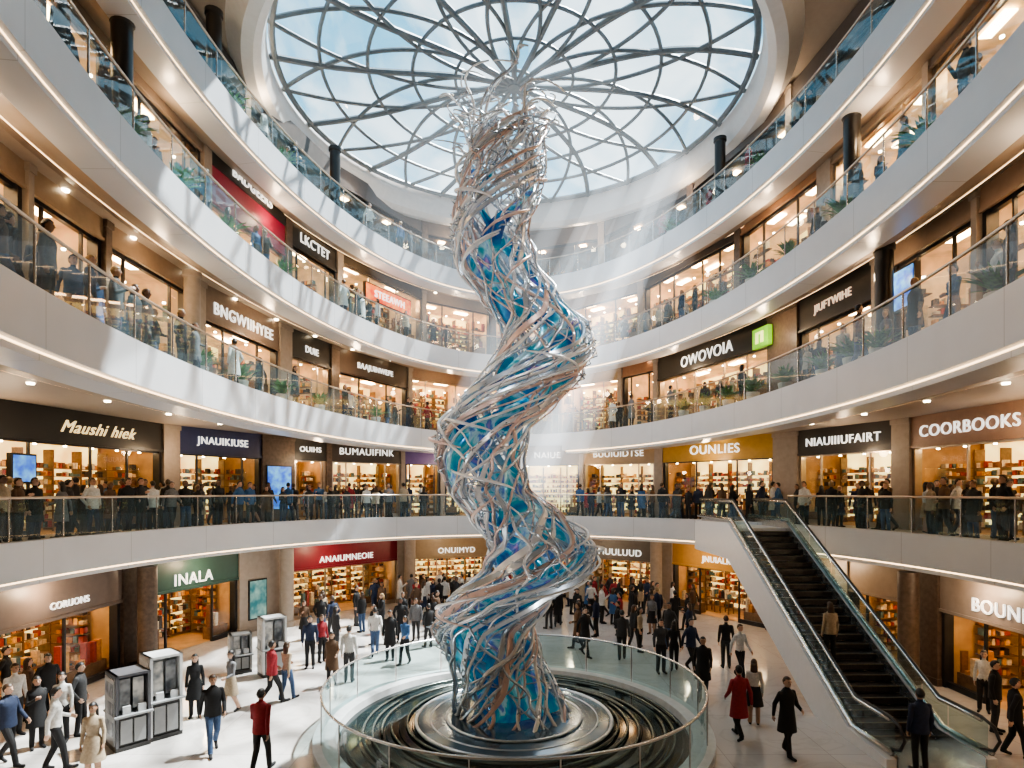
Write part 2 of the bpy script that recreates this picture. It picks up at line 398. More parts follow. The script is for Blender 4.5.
def shop(l,px0,px1,txt,bg,fg,label,th=.42,dark=False,shear=0,fit=.78,tpx=None,D=2.6):
    L,w,U,N=frame(l,px0,px1); ho,ht=HO[l],HT[l]
    if l in (2,3) and not txt: ho=3.45
    red=txt=="BADGEERS"
    if red: ho=2.1
    s=thing("shopfront",tuple(L(w/2,0,0)),label,"shop front")
    mb=MB(); mb.box(L,0,w,-.14,.3,ho,ht); mb.box(L,0,w,-.18,-.1,ho-.05,ho+.04); mk("sign_panel",mb,pm(bg,"sign_panel"),s)
    if red:
        mb=MB(); mb.box(L,0,w,-.20,-.14,3.3,ht); mk("header_board",mb,M['black'],s)
    mb=MB()
    mb.box(L,0,.14,-.08,.2,0,ho); mb.box(L,w-.14,w,-.08,.2,0,ho)
    door=1.1 if w>3.4 else .7; n=max(1,round((w/2-door)/1.5))
    for k in range(1,n+1):
        for sg in (0,1):
            u=(w/2-door)*k/n; u=u if sg==0 else w-u; mb.box(L,u-.03,u+.03,.02,.1,0,ho)
    mb.box(L,.1,w/2-door,.0,.14,0,.18); mb.box(L,w/2+door,w-.1,0,.14,0,.18); mb.box(L,0,w,0,.12,ho-.1,ho)
    mk("window_frame",mb,M['darkm'] if dark or rnd.random()<.6 else M['brass'],s)
    for (u0,u1) in ((.14,w/2-door),(w/2+door,w-.14)):
        mb=MB(); mb.add([L(u0,.06,.18),L(u1,.06,.18),L(u1,.06,ho-.1),L(u0,.06,ho-.1)],[(0,1,2,3)]); mk("glass_window",mb,M['sglass'],s)
    hh=min(ho+.25,ht-.08) if ho>2.2 else 2.9; mb=MB(); a,b,c,d=L(.0,.15,.02),L(w,.15,.02),L(w,D,.02),L(0,D,.02)
    up=Vector((0,0,hh))
    mb.add([a,b,c,d,a+up,b+up,c+up,d+up],[(0,1,2,3),(4,7,6,5),(0,3,7,4),(1,5,6,2),(3,2,6,7)])
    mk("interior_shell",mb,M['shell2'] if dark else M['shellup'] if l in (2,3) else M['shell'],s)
    if not dark:
        mb=MB(); mb.add([L(.2,D-.03,.1),L(w-.2,D-.03,.1),L(w-.2,D-.03,hh-.15),L(.2,D-.03,hh-.15)],[(0,1,2,3)]); mk("glow_panel",mb,M['back'],s)
    n=max(1,int(w/2.2))
    for k in range(n):
        for v0 in ((.6,1.5) if l in (2,3) else (1.0,)):
            u=w*(k+.5)/n; mb=MB(); q=.45*min(1,w/n/1.4)*(.45 if dark else 1); mb.box(L,u-q,u+q,v0,v0+.3,hh-.07,hh-.02); mk("ceiling_light",mb,M['shoplight'],s)
    if l<4:
        n=max(2,int(w/.95))
        for k in range(n):
            u=w*(k+.5)/n; p=L(u,.45,min(ho-.12,2.9)); mb=MB(); mb.loft([(p.x,p.y,p.z,.05,.05),(p.x,p.y,p.z+.04,.05,.05)]); mk("spot_lamp",mb,M['spot'],s)
    sh=MB(); go=MB(); w0,w1=.25,w-.25
    nb=max(1,round((w1-w0)/1.1)); hs=[.12,.42,.72,1.02,1.32,1.62,1.92,2.2]
    if ho<2.2: hs=hs[:6]
    if ho>3: hs+=[2.5,2.84]
    if dark: hs=hs[::2]
    for k in range(nb+1):
        u=w0+(w1-w0)*k/nb; sh.box(L,u-.02,u+.02,D-.5,D-.08,0.02,ho-.1)
    for h in hs:
        sh.box(L,w0,w1,D-.5,D-.08,h-.02,h)
    for h in hs:
        u=w0+.05
        while u<w1-.15:
            gw=rnd.uniform(.05,.17); gh=rnd.uniform(.09,.24)
            if rnd.random()<.88: go.box(L,u,u+gw,D-.45,D-.25,h,h+gh,rnd.randrange(8))
            u+=gw+rnd.uniform(.015,.06)
    if l<4:
        for (u0,u1) in ((.2,w/2-door-.1),(w/2+door+.1,w-.2)):
            if u1-u0<.4: continue
            bh=.5 if l<2 else 1.3
            sh.box(L,u0,u1,.25,.6,.02,bh)
            u=u0+.05
            while u<u1-.15:
                gw=rnd.uniform(.08,.2)
                if rnd.random()<.8: go.box(L,u,u+gw,.3,.5,bh,bh+rnd.uniform(.1,.9),rnd.randrange(8))
                u+=gw+rnd.uniform(.04,.16)
            if l>=2 and ho>3:
                sh.box(L,u0,u1,.3,.5,2.35,2.38); u=u0+.05
                while u<u1-.15:
                    gw=rnd.uniform(.08,.2)
                    if rnd.random()<.8: go.box(L,u,u+gw,.32,.48,2.38,2.38+rnd.uniform(.1,.5),rnd.randrange(8))
                    u+=gw+rnd.uniform(.04,.2)
        for u0 in (.06,w-.36):
            for h in hs[:8]:
                sh.box(L,u0,u0+.3,.9,D-.6,h-.02,h); v=.95
                while v<D-.85:
                    g=rnd.uniform(.08,.16); go.box(L,u0+.05,u0+.25,v,v+g,h,h+rnd.uniform(.1,.22),rnd.randrange(8)); v+=g+.04
        for k in range(max(1,int(w/2.2))):
            u=.7+rnd.random()*max(.1,w-2.2)
            sh.box(L,u,u+.9,1.0,1.5,.70,.75,0); 
            for uu in (u+.03,u+.83): sh.box(L,uu,uu+.04,1.04,1.08,.02,.7); sh.box(L,uu,uu+.04,1.42,1.46,.02,.7)
            for q in range(6): 
                g=u+.03+q*.145; go.box(L,g,g+.1,1.1,1.3,.75,.75+rnd.uniform(.08,.5),rnd.randrange(8))
    ctr=L(w/2,D-.3,.02)
    mk("display_shelf",sh,M['wood'],base=ctr,label="wooden wall shelving and tables inside a lit shop",cat="shelf",group="shop shelving")
    mk("merchandise",go,GOODS,base=ctr,label="rows of colourful goods on shop shelves",cat="merchandise",group="shop goods",kind="stuff")
    if txt:
        u=w/2 if tpx is None else upos(l,px0,px1,tpx)
        text(txt,L(u,-.23 if red else -.17,(3.65 if red else ho+.50) if l else ho+.36),U,-N,w*fit,th,pm(fg,"letter",1.1 if sum(fg)>1 else 0),s,shear=shear)
def blank(l,px0,px1,mt,name="pilaster",label="plain stone pilaster between shop fronts",cat="pilaster",v0=-.22):
    L,w,U,N=frame(l,px0,px1); 
    if w<.05: return
    mb=MB(); mb.box(L,0,w,v0,.5,0,HT[l]); mb.box(L,-.03,w+.03,v0-.04,.5,0,.22); mb.box(L,-.03,w+.03,v0-.04,.5,HT[l]-.2,HT[l]-.02)
    mk(name,mb,mt,base=L(w/2,0,0),label=label,cat=cat,group="pilasters between shops")
WHT=(.95,.93,.88)
SH={
0:[(-90,118,"CORUONS",(.17,.13,.11),WHT,"shop front with brown sign band and lit display windows",.20,65),
   (136,236,"INALA",(.04,.09,.075),WHT,"dark green shop front with white lettering",.42),
   (286,396,"ANAIUMNEOIE",(.21,.015,.028),WHT,"shop front with deep red sign band",.30),
   (412,498,"ONUIMYD",(.36,.27,.17),WHT,"beige shop front with glowing interior",.30),
   (502,584,"AIUMIN",(.16,.11,.08),WHT,"dark brown shop front with glowing interior",.34),
   (588,656,"MUULUUD",(.18,.16,.14),WHT,"grey shop front with crowded lit shelves",.34),
   (674,770,"JNUIALR",(.52,.28,.06),WHT,"orange-gold shop front with white lettering",.36),
   (786,840,None,(.3,.22,.15),WHT,"narrow brown shop front beside the escalator",.3),
   (852,916,None,(.35,.26,.18),WHT,"beige shop front behind the escalator",.34),
   (944,1120,"BOUNIJ",(.28,.23,.20),WHT,"shop front with grey-brown sign band and large white letters",.50,1006)],
1:[(-90,160,"Maushi hiek",(.015,.014,.013),(.95,.72,.36),"black shop front with slanted gold lettering",.62,97),
   (176,260,"JNAUIKIUSE",(.035,.045,.12),WHT,"navy shop front with white lettering",.40),
   (292,325,"OUIHS",(.03,.028,.025),WHT,"narrow black shop front",.26),
   (330,400,"BUMAUIFINK",(.06,.045,.035),WHT,"dark brown shop front with white lettering",.34),
   (404,440,None,(.13,.08,.26),WHT,"small shop front with purple sign band",.3),
   (444,512,"UIMOE",(.32,.22,.13),WHT,"tan shop front with warm interior",.34),
   (516,580,"NAIUE",(.22,.16,.11),WHT,"brown shop front with warm interior",.34),
   (584,656,"BUUIUIDTSE",(.38,.27,.16),WHT,"tan shop front with white lettering",.34),
   (664,776,"OUNLIES",(.47,.28,.05),WHT,"golden yellow shop front with white lettering",.44),
   (800,896,"NIAUIIIUFAIRT",(.025,.022,.02),WHT,"black shop front with white lettering",.40),
   (914,1120,"COORBOOKS",(.33,.20,.14),WHT,"copper-beige shop front with large white letters",.55,970)],
2:[(-90,18,None,(.32,.23,.16),WHT,"tan shop front with warm lit windows",.5),
   (24,98,None,(.34,.24,.15),WHT,"tan shop front with warm lit windows",.5),
   (104,186,None,(.26,.18,.12),WHT,"brown shop front with warm lit windows",.5),
   (200,276,"BNGWIIHYEE",(.20,.145,.11),WHT,"taupe shop front with white lettering",.48),
   (288,328,"DUIE",(.02,.02,.02),WHT,"narrow black shop front with white lettering",.3),
   (336,406,"BAAJUINWEPE",(.08,.055,.04),WHT,"dark brown shop front with white lettering",.38),
   (410,470,None,(.28,.18,.12),WHT,"brown shop front with warm interior",.36),
   (474,554,None,(.25,.17,.12),WHT,"brown shop front with warm interior",.36),
   (558,620,None,(.38,.27,.16),WHT,"tan shop front with warm interior",.36),
   (624,656,None,(.32,.16,.09),WHT,"small rust-coloured shop front",.3),
   (660,772,"OWOVOIA",(.02,.02,.02),WHT,"black shop front with bold white letters",.52),
   (802,878,"JIUFTWIHE",(.02,.018,.018),(.7,.5,.35),"black shop front with bronze lettering",.36),
   (896,980,None,(.20,.14,.10),WHT,"brown shop front with warm lit windows",.5),
   (986,1100,None,(.3,.2,.14),WHT,"tan shop front with warm lit windows",.5)],
3:[(-60,30,None,(.28,.2,.14),WHT,"tan shop front on an upper gallery",.4),
   (36,120,None,(.2,.15,.11),WHT,"brown shop front on an upper gallery",.4),
   (124,198,None,(.24,.18,.14),WHT,"taupe shop front on an upper gallery",.4),
   (206,282,"BADGEERS",(.28,.015,.05),WHT,"crimson shop front under a black lettered board",.36),
   (288,334,"LKCTET",(.02,.02,.02),WHT,"black shop front with white lettering",.42),
   (340,420,None,(.05,.04,.03),WHT,"dark shop front with a red display",.36),
   (424,490,None,(.2,.15,.11),WHT,"brown shop front on an upper gallery",.36),
   (494,560,None,(.24,.18,.13),WHT,"tan shop front on an upper gallery",.36),
   (564,640,None,(.2,.15,.12),WHT,"brown shop front on an upper gallery",.36),
   (646,738,None,(.05,.04,.035),WHT,"dark shop front on an upper gallery",.36),
   (744,822,None,(.30,.16,.09),WHT,"rust-brown shop front on an upper gallery",.36),
   (836,930,None,(.26,.2,.15),WHT,"tan shop front on an upper gallery",.36),
   (936,1090,None,(.2,.15,.12),WHT,"taupe shop front on an upper gallery",.36)],
4:[(100,240,None,(.10,.09,.09),WHT,"dark glazed shop front on the top gallery",.4),
   (246,330,None,(.12,.10,.09),WHT,"dark glazed shop front on the top gallery",.4),
   (336,420,None,(.10,.09,.09),WHT,"dark glazed shop front on the top gallery",.4),
   (426,510,None,(.14,.11,.09),WHT,"dark glazed shop front on the top gallery",.4),
   (516,600,None,(.14,.11,.09),WHT,"dark glazed shop front on the top gallery",.4),
   (606,690,None,(.10,.09,.09),WHT,"dark glazed shop front on the top gallery",.4),
   (696,790,None,(.12,.10,.09),WHT,"dark glazed shop front on the top gallery",.4),
   (796,930,None,(.10,.09,.09),WHT,"dark glazed shop front on the top gallery",.4)]}
FIT={"Maushi hiek":.36,"COORBOOKS":.56,"BOUNIJ":.40,"CORUONS":.3,"OWOVOIA":.60}
for l,lst in SH.items():
    for i,s in enumerate(lst):
        shop(l,s[0],s[1],s[2],s[3],s[4],s[5],th=s[6],dark=(l==4),shear=.5 if s[2]=="Maushi hiek" else 0,fit=FIT.get(s[2],.78),tpx=s[7] if len(s)>7 else None)
        if i+1<len(lst):
            g0,g1=s[1],lst[i+1][0]
            if g1-g0>22 and l in (0,1): continue
            blank(l,g0,g1,M['pil1'] if (i+l)%3 else M['pil2'])
    e=WL[l]; z=FZ[l]; tr=e.th(br(lst[-1][1])); tl=e.th(br(lst[0][0]))
    ts=[tr+(2*PI+tl-tr)*k/60 for k in range(61)]
    sweep("wall_front",e,ts,[(0,0),(0,HT[l])],M['wall'],z=z,kind="structure",base=(0,0,z))
def poster(l,a,b,mt,label):
    L,w,U,N=frame(l,a,b)
    mb=MB(); mb.box(L,0,w,-.30,-.22,.5,2.6 if l else 2.2,0); mb.box(L,.05,w-.05,-.32,-.30,.56,2.54 if l else 2.14,1)
    mk("poster",mb,[M['darkm'],mt],label=label,cat="poster")
blank(0,118,136,M['pil2']); blank(0,236,286,M['pil1']); poster(0,244,262,M['teal_poster'],"tall teal backlit poster on a pier"); 
blank(0,916,944,M['pil2'])
blank(1,260,292,M['pil2']); poster(1,263,288,M['blue_screen'],"tall blue illustrated poster on a pier")
blank(1,776,800,M['pil1'])
L,w,U,N=frame(2,763,779)
g=thing("projecting_sign",tuple(L(w/2,-.3,2.7)),"bright green square sign with pale emblem beside a black shop","sign")
mb=MB(); mb.box(L,0,w,-.5,-.3,2.7,3.5); mk("panel",mb,pm((.20,.55,.03),"green_sign",.6),g)
mb=MB()
mb.box(L,w*.24,w*.40,-.53,-.5,2.88,3.25); mb.box(L,w*.56,w*.72,-.53,-.5,2.88,3.33); mb.box(L,w*.24,w*.6,-.53,-.5,3.25,3.33)
mk("emblem",mb,pm((.85,.95,.3),"letter",1.2),g)
def screenobj(l,px0,px1,z0,z1,mt,label,txt=None):
    L,w,U,N=frame(l,px0,px1); o=thing("display_screen",tuple(L(w/2,-.3,z0)),label,"screen")
    mb=MB(); mb.box(L,0,w,-.36,-.2,z0,z1); mk("casing",mb,M['black'],o)
    mb=MB(); mb.box(L,.06,w-.06,-.38,-.36,z0+.06,z1-.06); mk("screen",mb,mt,o)
    if txt: text(txt,L(w/2,-.42,(z0+z1)/2),U,-N,w*.75,(z1-z0)*.4,pm(WHT,"letter",1.6),o)
screenobj(3,360,406,2.1,3.0,M['red_screen'],"red and orange illuminated advertising screen","STEEAWH")
screenobj(2,902,928,1.9,3.1,M['blue_screen'],"bright blue advertising screen")
screenobj(1,0,26,1.6,2.5,M['blue_screen'],"blue advertising screen in a black shop front")

# gallery columns
COLS=[]
def column(l,px,off,r,mt,label):
    e0=E[l]; e=Ell(e0.cx,e0.cy,e0.a+off,e0.b+off); p=e.p(e.th(br(px)),0,FZ[l]); h=HT[l]-(.02); COLS.append(p)
    mb=MB(); mb.loft([(p.x,p.y,p.z,r*1.15,r*1.15),(p.x,p.y,p.z+.15,r*1.15,r*1.15),(p.x,p.y,p.z+.18,r,r),(p.x,p.y,p.z+h-.5,r,r),(p.x,p.y,p.z+h-.45,r*1.2,r*1.2),(p.x,p.y,p.z+h-.3,r*1.2,r*1.2)])
    mk("column",mb,mt,label=label,cat="column",group="gallery columns",smooth=True,sharp=30)
for l,px,m_ in ((4,214,0),(4,335,0),(4,720,0),(3,852,0),(2,884,0),(2,192,1),(3,122,0)):
    column(l,px,1.05 if l>2 else 1.7,.24,M['pil1'] if m_ else M['black'],"round limestone column on the gallery" if m_ else "round black column on the gallery")
for px in (128,275,404,664,930):
    e=WL[0]; t=e.th(br(px)); p=e.p(t,-.75,0); r=.3
    mb=MB(); mb.loft([(p.x,p.y,0,r*1.2,r*1.2),(p.x,p.y,.2,r*1.2,r*1.2),(p.x,p.y,.24,r,r),(p.x,p.y,3.45,r,r)])
    mk("column",mb,M['pil2'] if px in (128,930) else M['pil1'],label="round stone column under the lowest gallery",cat="column",group="ground floor columns",smooth=True,sharp=30)

# ------------------------------------------------------------------ basin + sculpture
CX,CY=.05,15.2
bas=thing("reflecting_basin",(CX,CY,0),"round dark tiered basin with curving rings around the sculpture","basin")
def circ(r,z,n=72): return [(CX+r*math.cos(2*PI*k/n),CY+r*math.sin(2*PI*k/n),z) for k in range(n)]
def lathe(prof,n=72):
    mb=MB(); 
    for r,z in prof: mb.v+=circ(r,z,n)
    for i in range(len(prof)-1):
        for k in range(n): mb.f.append((i*n+k,i*n+(k+1)%n,(i+1)*n+(k+1)%n,(i+1)*n+k)); mb.m.append(0)
    return mb
mk("curb",lathe([(4.85,0),(4.85,.2),(4.35,.2),(4.3,.02)]),M['kiosk'],bas,True,sharp=30)
prof=[(4.3,.03)]
for i in range(6): r=4.15-i*.32; prof+=[(r,.03+i*.03),(r-.02,.06+i*.03)]
prof+=[(2.2,.2),(0.01,.2)]
mk("water_floor",lathe(prof),M['pool'],bas)
for i in range(9):
    for q in range(2):
        r=4.15-i*.22; z=.10+i*.02; a0=1.9*i+q*3.3; span=1.6+.5*((i+q)%3)
        mb=MB(); rr=[r-(.30 if (i+q)%2 else 0)*(k/40) for k in range(41)]
        mb.tube([(CX+rr[k]*math.cos(a0+span*k/40),CY+rr[k]*math.sin(a0+span*k/40),z) for k in range(41)],.035,5)
        mk("bronze_ring",mb,M['pooledge'],bas,True)
gb=thing("glass_balustrade",(CX,CY,.2),"circular tinted glass balustrade with steel handrail around the basin","railing")
for k in range(18):
    a0=2*PI*k/18+.008; a1=2*PI*(k+1)/18-.008; mb=MB()
    for j in range(5):
        a=a0+(a1-a0)*j/5; b=a0+(a1-a0)*(j+1)/5; R=4.66
        mb.add([(CX+R*math.cos(a),CY+R*math.sin(a),.2),(CX+R*math.cos(b),CY+R*math.sin(b),.2),(CX+R*math.cos(b),CY+R*math.sin(b),1.22),(CX+R*math.cos(a),CY+R*math.sin(a),1.22)],[(0,1,2,3)])
    mk("glass_panel",mb,M['bglass'],gb,True)
    x,y=CX+4.66*math.cos(a0-.008),CY+4.66*math.sin(a0-.008); mb=MB(); mb.loft([(x,y,.2,.018,.018),(x,y,1.24,.018,.018)]); mk("post",mb,M['steel'],gb)
mb=MB(); mb.tube([(CX+4.66*math.cos(2*PI*k/72),CY+4.66*math.sin(2*PI*k/72),1.25) for k in range(72)],.03,8,closed=True); mk("handrail",mb,M['steel'],gb,True)

KEY=[(722,512,60),(712,511,50),(690,505,46),(660,490,46),(630,481,45),(600,500,49),(570,536,50),(545,541,46),(515,514,40),(490,488,38),(460,479,39),(430,482,41),(400,504,45),(370,533,47),(345,546,44),(320,542,40),(295,518,37),(270,496,35),(240,488,35),(210,494,36),(180,502,35),(150,505,32),(120,510,31),(95,514,33)]
KZ=[(CAMZ+(492-y)/39.5,(x-512)/39.5,r/39.5) for y,x,r in KEY]
def clr(z):
    if z<=KZ[0][0]: return KZ[0][1],KZ[0][2]
    for i in range(len(KZ)-1):
        if z<=KZ[i+1][0]:
            f=(z-KZ[i][0])/(KZ[i+1][0]-KZ[i][0]); f=f*f*(3-2*f)*.5+f*.5
            return KZ[i][1]+(KZ[i+1][1]-KZ[i][1])*f, KZ[i][2]+(KZ[i+1][2]-KZ[i][2])*f
    return KZ[-1][1],KZ[-1][2]
Z0,Z1=.30,15.5
def cen(t):
    z=Z0+(Z1-Z0)*t; x,r=clr(z); return Vector((CX+x,CY+.5*math.sin(t*13),z)),r
def sp(t,phi,k):
    c,r=cen(t); return c+Vector((math.cos(phi)*r*k,math.sin(phi)*r*k*.85,0))
scu=thing("spiral_sculpture",(CX,CY,.2),"tall twisting metal lattice in pearl and copper over blue iridescent panels","sculpture")
mk("pedestal",lathe([(2.45,.2),(2.45,.28),(2.3,.30),(1.7,.30),(1.68,.34),(.01,.34)]),M['plinth'],scu,True,sharp=30)
for r,z,q in ((2.45,.28,.05),(2.1,.30,.025),(1.7,.33,.035)):
    mb=MB(); mb.tube(circ(r,z,72),q,6,closed=True); mk("pedestal_ring",mb,M['silver'],scu,True)
TW=2*PI*2.1
for s in range(3):
    mb=MB(); nl,nw=170,11
    for j in range(nl+1):
        t=j/nl
        wd=1.6*(1-.35*t)*(1 if t<.78 else max(.03,1-(t-.78)/.2))*(1+.2*math.sin(t*37+s))
        for q in range(nw+1):
            w_=(q/nw-.5); phi=s*2*PI/3+TW*t+w_*wd+.3*math.sin(t*20+s); k=.86+.10*math.cos(w_*8+t*14)
            mb.v.append(tuple(sp(.01+t*.89,phi,k)))
    for j in range(nl):
        for q in range(nw): a=j*(nw+1)+q; mb.f.append((a,a+1,a+nw+2,a+nw+1)); mb.m.append(0)
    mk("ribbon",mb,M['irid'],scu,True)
strands=[]
for k in range(12):
    s3=k//4; ph=s3*2*PI/3+PI/3+(k%4-1.5)*.27+rnd.uniform(-.05,.05); n=170; p1=s3+rnd.uniform(-.25,.25); a1=rnd.uniform(.03,.06); f1=rnd.uniform(14,24)
    pts=[];ax=[]; t1=rnd.uniform(.92,.99)
    for j in range(n+1):
        t=t1*j/n; phi=ph+TW*t/.92+.3*math.sin(20*t+s3)+.16*math.sin(f1*.7*t+k*2); ax.append(cen(t)[0]); pts.append(sp(t,phi,1.0+.04*(k%3)+a1*math.sin(f1*t+p1)))
    w0=rnd.uniform(.11,.22); ww=[w0*(.55+.45*min(1,j/25))*(1-.5*j/n)*(1+.35*math.sin(j*.15+k*1.7)) for j in range(n+1)]
    mb=MB(); mb.strap(pts,ax,ww,.025); mk("band",mb,[M['pearl'],M['silver'],M['copper'],M['pearl'],M['silver']][k%5],scu,True,sharp=40); strands.append(pts[:151])
for k in range(34):
    dirn=1 if k%4 else -.5; ph=2*PI*k/34*3.0+rnd.uniform(-.2,.2); n=150; pts=[]
    a1,a2,f1,f2=rnd.uniform(.05,.15),rnd.uniform(.3,.75),rnd.uniform(14,36),rnd.uniform(10,26); base=rnd.uniform(.96,1.09); p1=rnd.random()*6
    t1=rnd.choice((1,1,.98,.96))
    for j in range(n+1):
        t=t1*j/n; phi=ph+dirn*TW*t+a2*math.sin(f2*t+p1)+.04*math.sin(j*.9+k); pts.append(sp(t,phi,base+a1*math.sin(f1*t+p1)))
    strands.append(pts); r=rnd.choice((.025,.035,.042,.052)); mb=MB()
    mb.tube(pts,[r*(1-.35*j/n) for j in range(n+1)],6)
    mk("strand",mb,[M['pearl'],M['copper'],M['silver'],M['pearl'],M['copper'],M['silver']][k%6],scu,True)
mb=MB(); NSn=len(strands)
for k in range(NSn):
    A=strands[k]
    for j in range(3,148,3):
        best=None
        for q in (k+1,k+10,k+20,k+11,k+7,k+3,k+16):
            B=strands[q%NSn]
            for dj in (-3,2,5):
                if 0<j+dj<150:
                    d=(A[j]-B[j+dj]).length
                    if .13<d<.42 and (best is None or d<best[0]): best=(d,B[j+dj])
        if best:
            m_=(A[j]+best[1])/2; o=(m_-Vector((CX,CY,m_.z)))*.08
            mb.tube([A[j],m_+o,best[1]],.019,4)
mk("lattice",mb,M['silver'],scu,True,kind="stuff")
for k in range(30):
    t=rnd.uniform(.03,.9); ph=rnd.uniform(0,2*PI); pts=[]
    for j in range(16):
        u=j/15; pts.append(sp(min(1,max(0,t+.05*u*(1 if k%2 else -.6))),ph+1.5*u,1.02+.30*math.sin(u*PI)))
    mb=MB(); mb.tube(pts,[.045*(1-.6*abs(2*j/15-1)) for j in range(16)],6); mk("frond",mb,M['copper'] if k%3==0 else M['pearl'],scu,True)
for k in range(24):
    ph=2*PI*k/24+rnd.uniform(-.1,.1); cx,r=clr(14.0); z0=13.3+.35*(k%4); H=rnd.uniform(1.3,2.3); out=rnd.uniform(.2,.9); pts=[]
    for j in range(16):
        u=j/15; rr=r*.9+out*max(0,u-.25)**1.2*1.5; a=ph+1.3*u+.2*math.sin(u*9+k)
        pts.append(Vector((CX+cx+math.cos(a)*rr,CY+math.sin(a)*rr*.8,z0+H*math.sin(u*1.8))))
    mb=MB(); mb.tube(pts,[.05*(1-.6*j/15) for j in range(16)],6)
    for st in (3,5,7,9,12):
        b0=pts[st]; dr=Vector((math.cos(ph+k+st),math.sin(ph+k+st)*.8,.7)).normalized(); ln=rnd.uniform(.3,.65)
        mb.tube([b0+dr*ln*v+Vector((math.sin(v*3+k)*.12,0,-.2*v*v)) for v in [q/6 for q in range(7)]],[.028*(1-.6*q/6) for q in range(7)],5)
    mk("crown_branch",mb,M['pearl'] if k%2 else M['silver'],scu,True)

# ------------------------------------------------------------------ escalator
EX=9.25; HWD=.98; y0,y1=14.4,22.4
es=thing("escalator",(EX,y0,0),"escalator with black steps, glass sides and white side panel","escalator")
def line(y): return 0 if y<y0 else (F1 if y>y1 else (y-y0)/(y1-y0)*F1)
for sx in (-1,1):
    x0=EX+sx*HWD; x1=EX+sx*(HWD+.22); mb=MB()
    ys=[12.9,y0,y0+1.6,y1,26.3]; top=[.2,.3,1.6/8*F1+.3,F1+.2,F1+.1]; bot=[0,0,0,F1-1.15,F1-1.15]
    n=len(ys)
    for y,t,b in zip(ys,top,bot): mb.v+=[(x0,y,b),(x0,y,t),(x1,y,t),(x1,y,b)]
    for i in range(n-1):
        for k in range(4): mb.f.append((i*4+k,i*4+(k+1)%4,(i+1)*4+(k+1)%4,(i+1)*4+k)); mb.m.append(0)
    mb.f+= [(0,1,2,3),tuple((n-1)*4+k for k in (3,2,1,0))]; mb.m+=[0,0]
    mk("side_panel",mb,M['escw'],es)
    xm=EX+sx*(HWD+.02); gp=[12.9,y0-.3,y0+.6]+[y0+.6+(y1-y0-.9)*k/5 for k in range(1,6)]+[y1+.6,24.5,26.3]
    for a,b in zip(gp,gp[1:]):
        mb=MB(); za,zb=line(a),line(b); mb.add([(xm,a+.02,za+.25),(xm,b-.02,zb+.25),(xm,b-.02,zb+1.0),(xm,a+.02,za+1.0)],[(0,1,2,3)]); mk("glass_panel",mb,M['bglass'],es)
    pts=[(xm,13.1,.35),(xm,12.75,.45),(xm,12.6,.7),(xm,12.75,.95),(xm,13.1,1.05)]+[(xm,y,line(y)+1.06) for y in (13.8,y0,y0+.4)]+[(xm,y0+.4+(y1-y0-.4)*k/8,line(y0+.4+(y1-y0-.4)*k/8)+1.06) for k in range(1,9)]+[(xm,23.5,F1+1.06),(xm,26.3,F1+1.06)]
    mb=MB(); mb.tube(pts,.035,8); mk("handrail",mb,M['rubber'],es,True)
    mb=MB(); mb.tube([(p[0],p[1],p[2]-.07) for p in pts[4:]],.05,6); mk("rail_guide",mb,M['steel'],es,True)
    mb=MB(); mb.tube([(EX+sx*(HWD+.1),y,line(y)+.33) for y in (12.9,y0,y1,26.3)],.07,6); mk("skirt_trim",mb,M['steel'],es,True)
    mb=MB(); xi=EX+sx*(HWD-.04)
    mb.add([(xi,12.9,.02),(xi,y0,.02),(xi,y1,F1-.1),(xi,26.3,F1),(xi,26.3,F1+.25),(xi,y1,F1+.25),(xi,y0,.28),(xi,12.9,.25)],[(0,1,6,7),(1,2,5,6),(2,3,4,5)]); mk("inner_skirt",mb,M['steel'],es)
ns=24; SW=HWD-.07
for i in range(ns):
    y=y0+(y1-y0)*i/ns; z=F1*(i+1)/ns-.1; mb=MB()
    mb.box(W,EX-SW,EX+SW,y,y+.38,z-.16,z,0); mb.box(W,EX-SW,EX+SW,y-.005,y+.02,z-.005,z+.004,1)
    for k in range(12): mb.box(W,EX-SW+.03+k*.15,EX-SW+.07+k*.15,y-.01,y,z-.16,z,0)
    mk("step",mb,[M['step'],M['edge']],es)
mb=MB(); mb.box(W,EX-HWD,EX+HWD,12.6,y0,.0,.03); mk("comb_plate",mb,M['steel'],es)
mb=MB(); mb.add([(EX-.95,y0+1.6,0),(EX+.95,y0+1.6,0),(EX+.95,y1,F1-1.15),(EX-.95,y1,F1-1.15)],[(0,1,2,3)]); mk("underside",mb,M['escw'],es)
mb=MB(); mb.box(W,EX-1.15,EX+1.15,y1-.05,26.6,F1-1.15,F1-.0); mk("landing",mb,M['escw'],es)

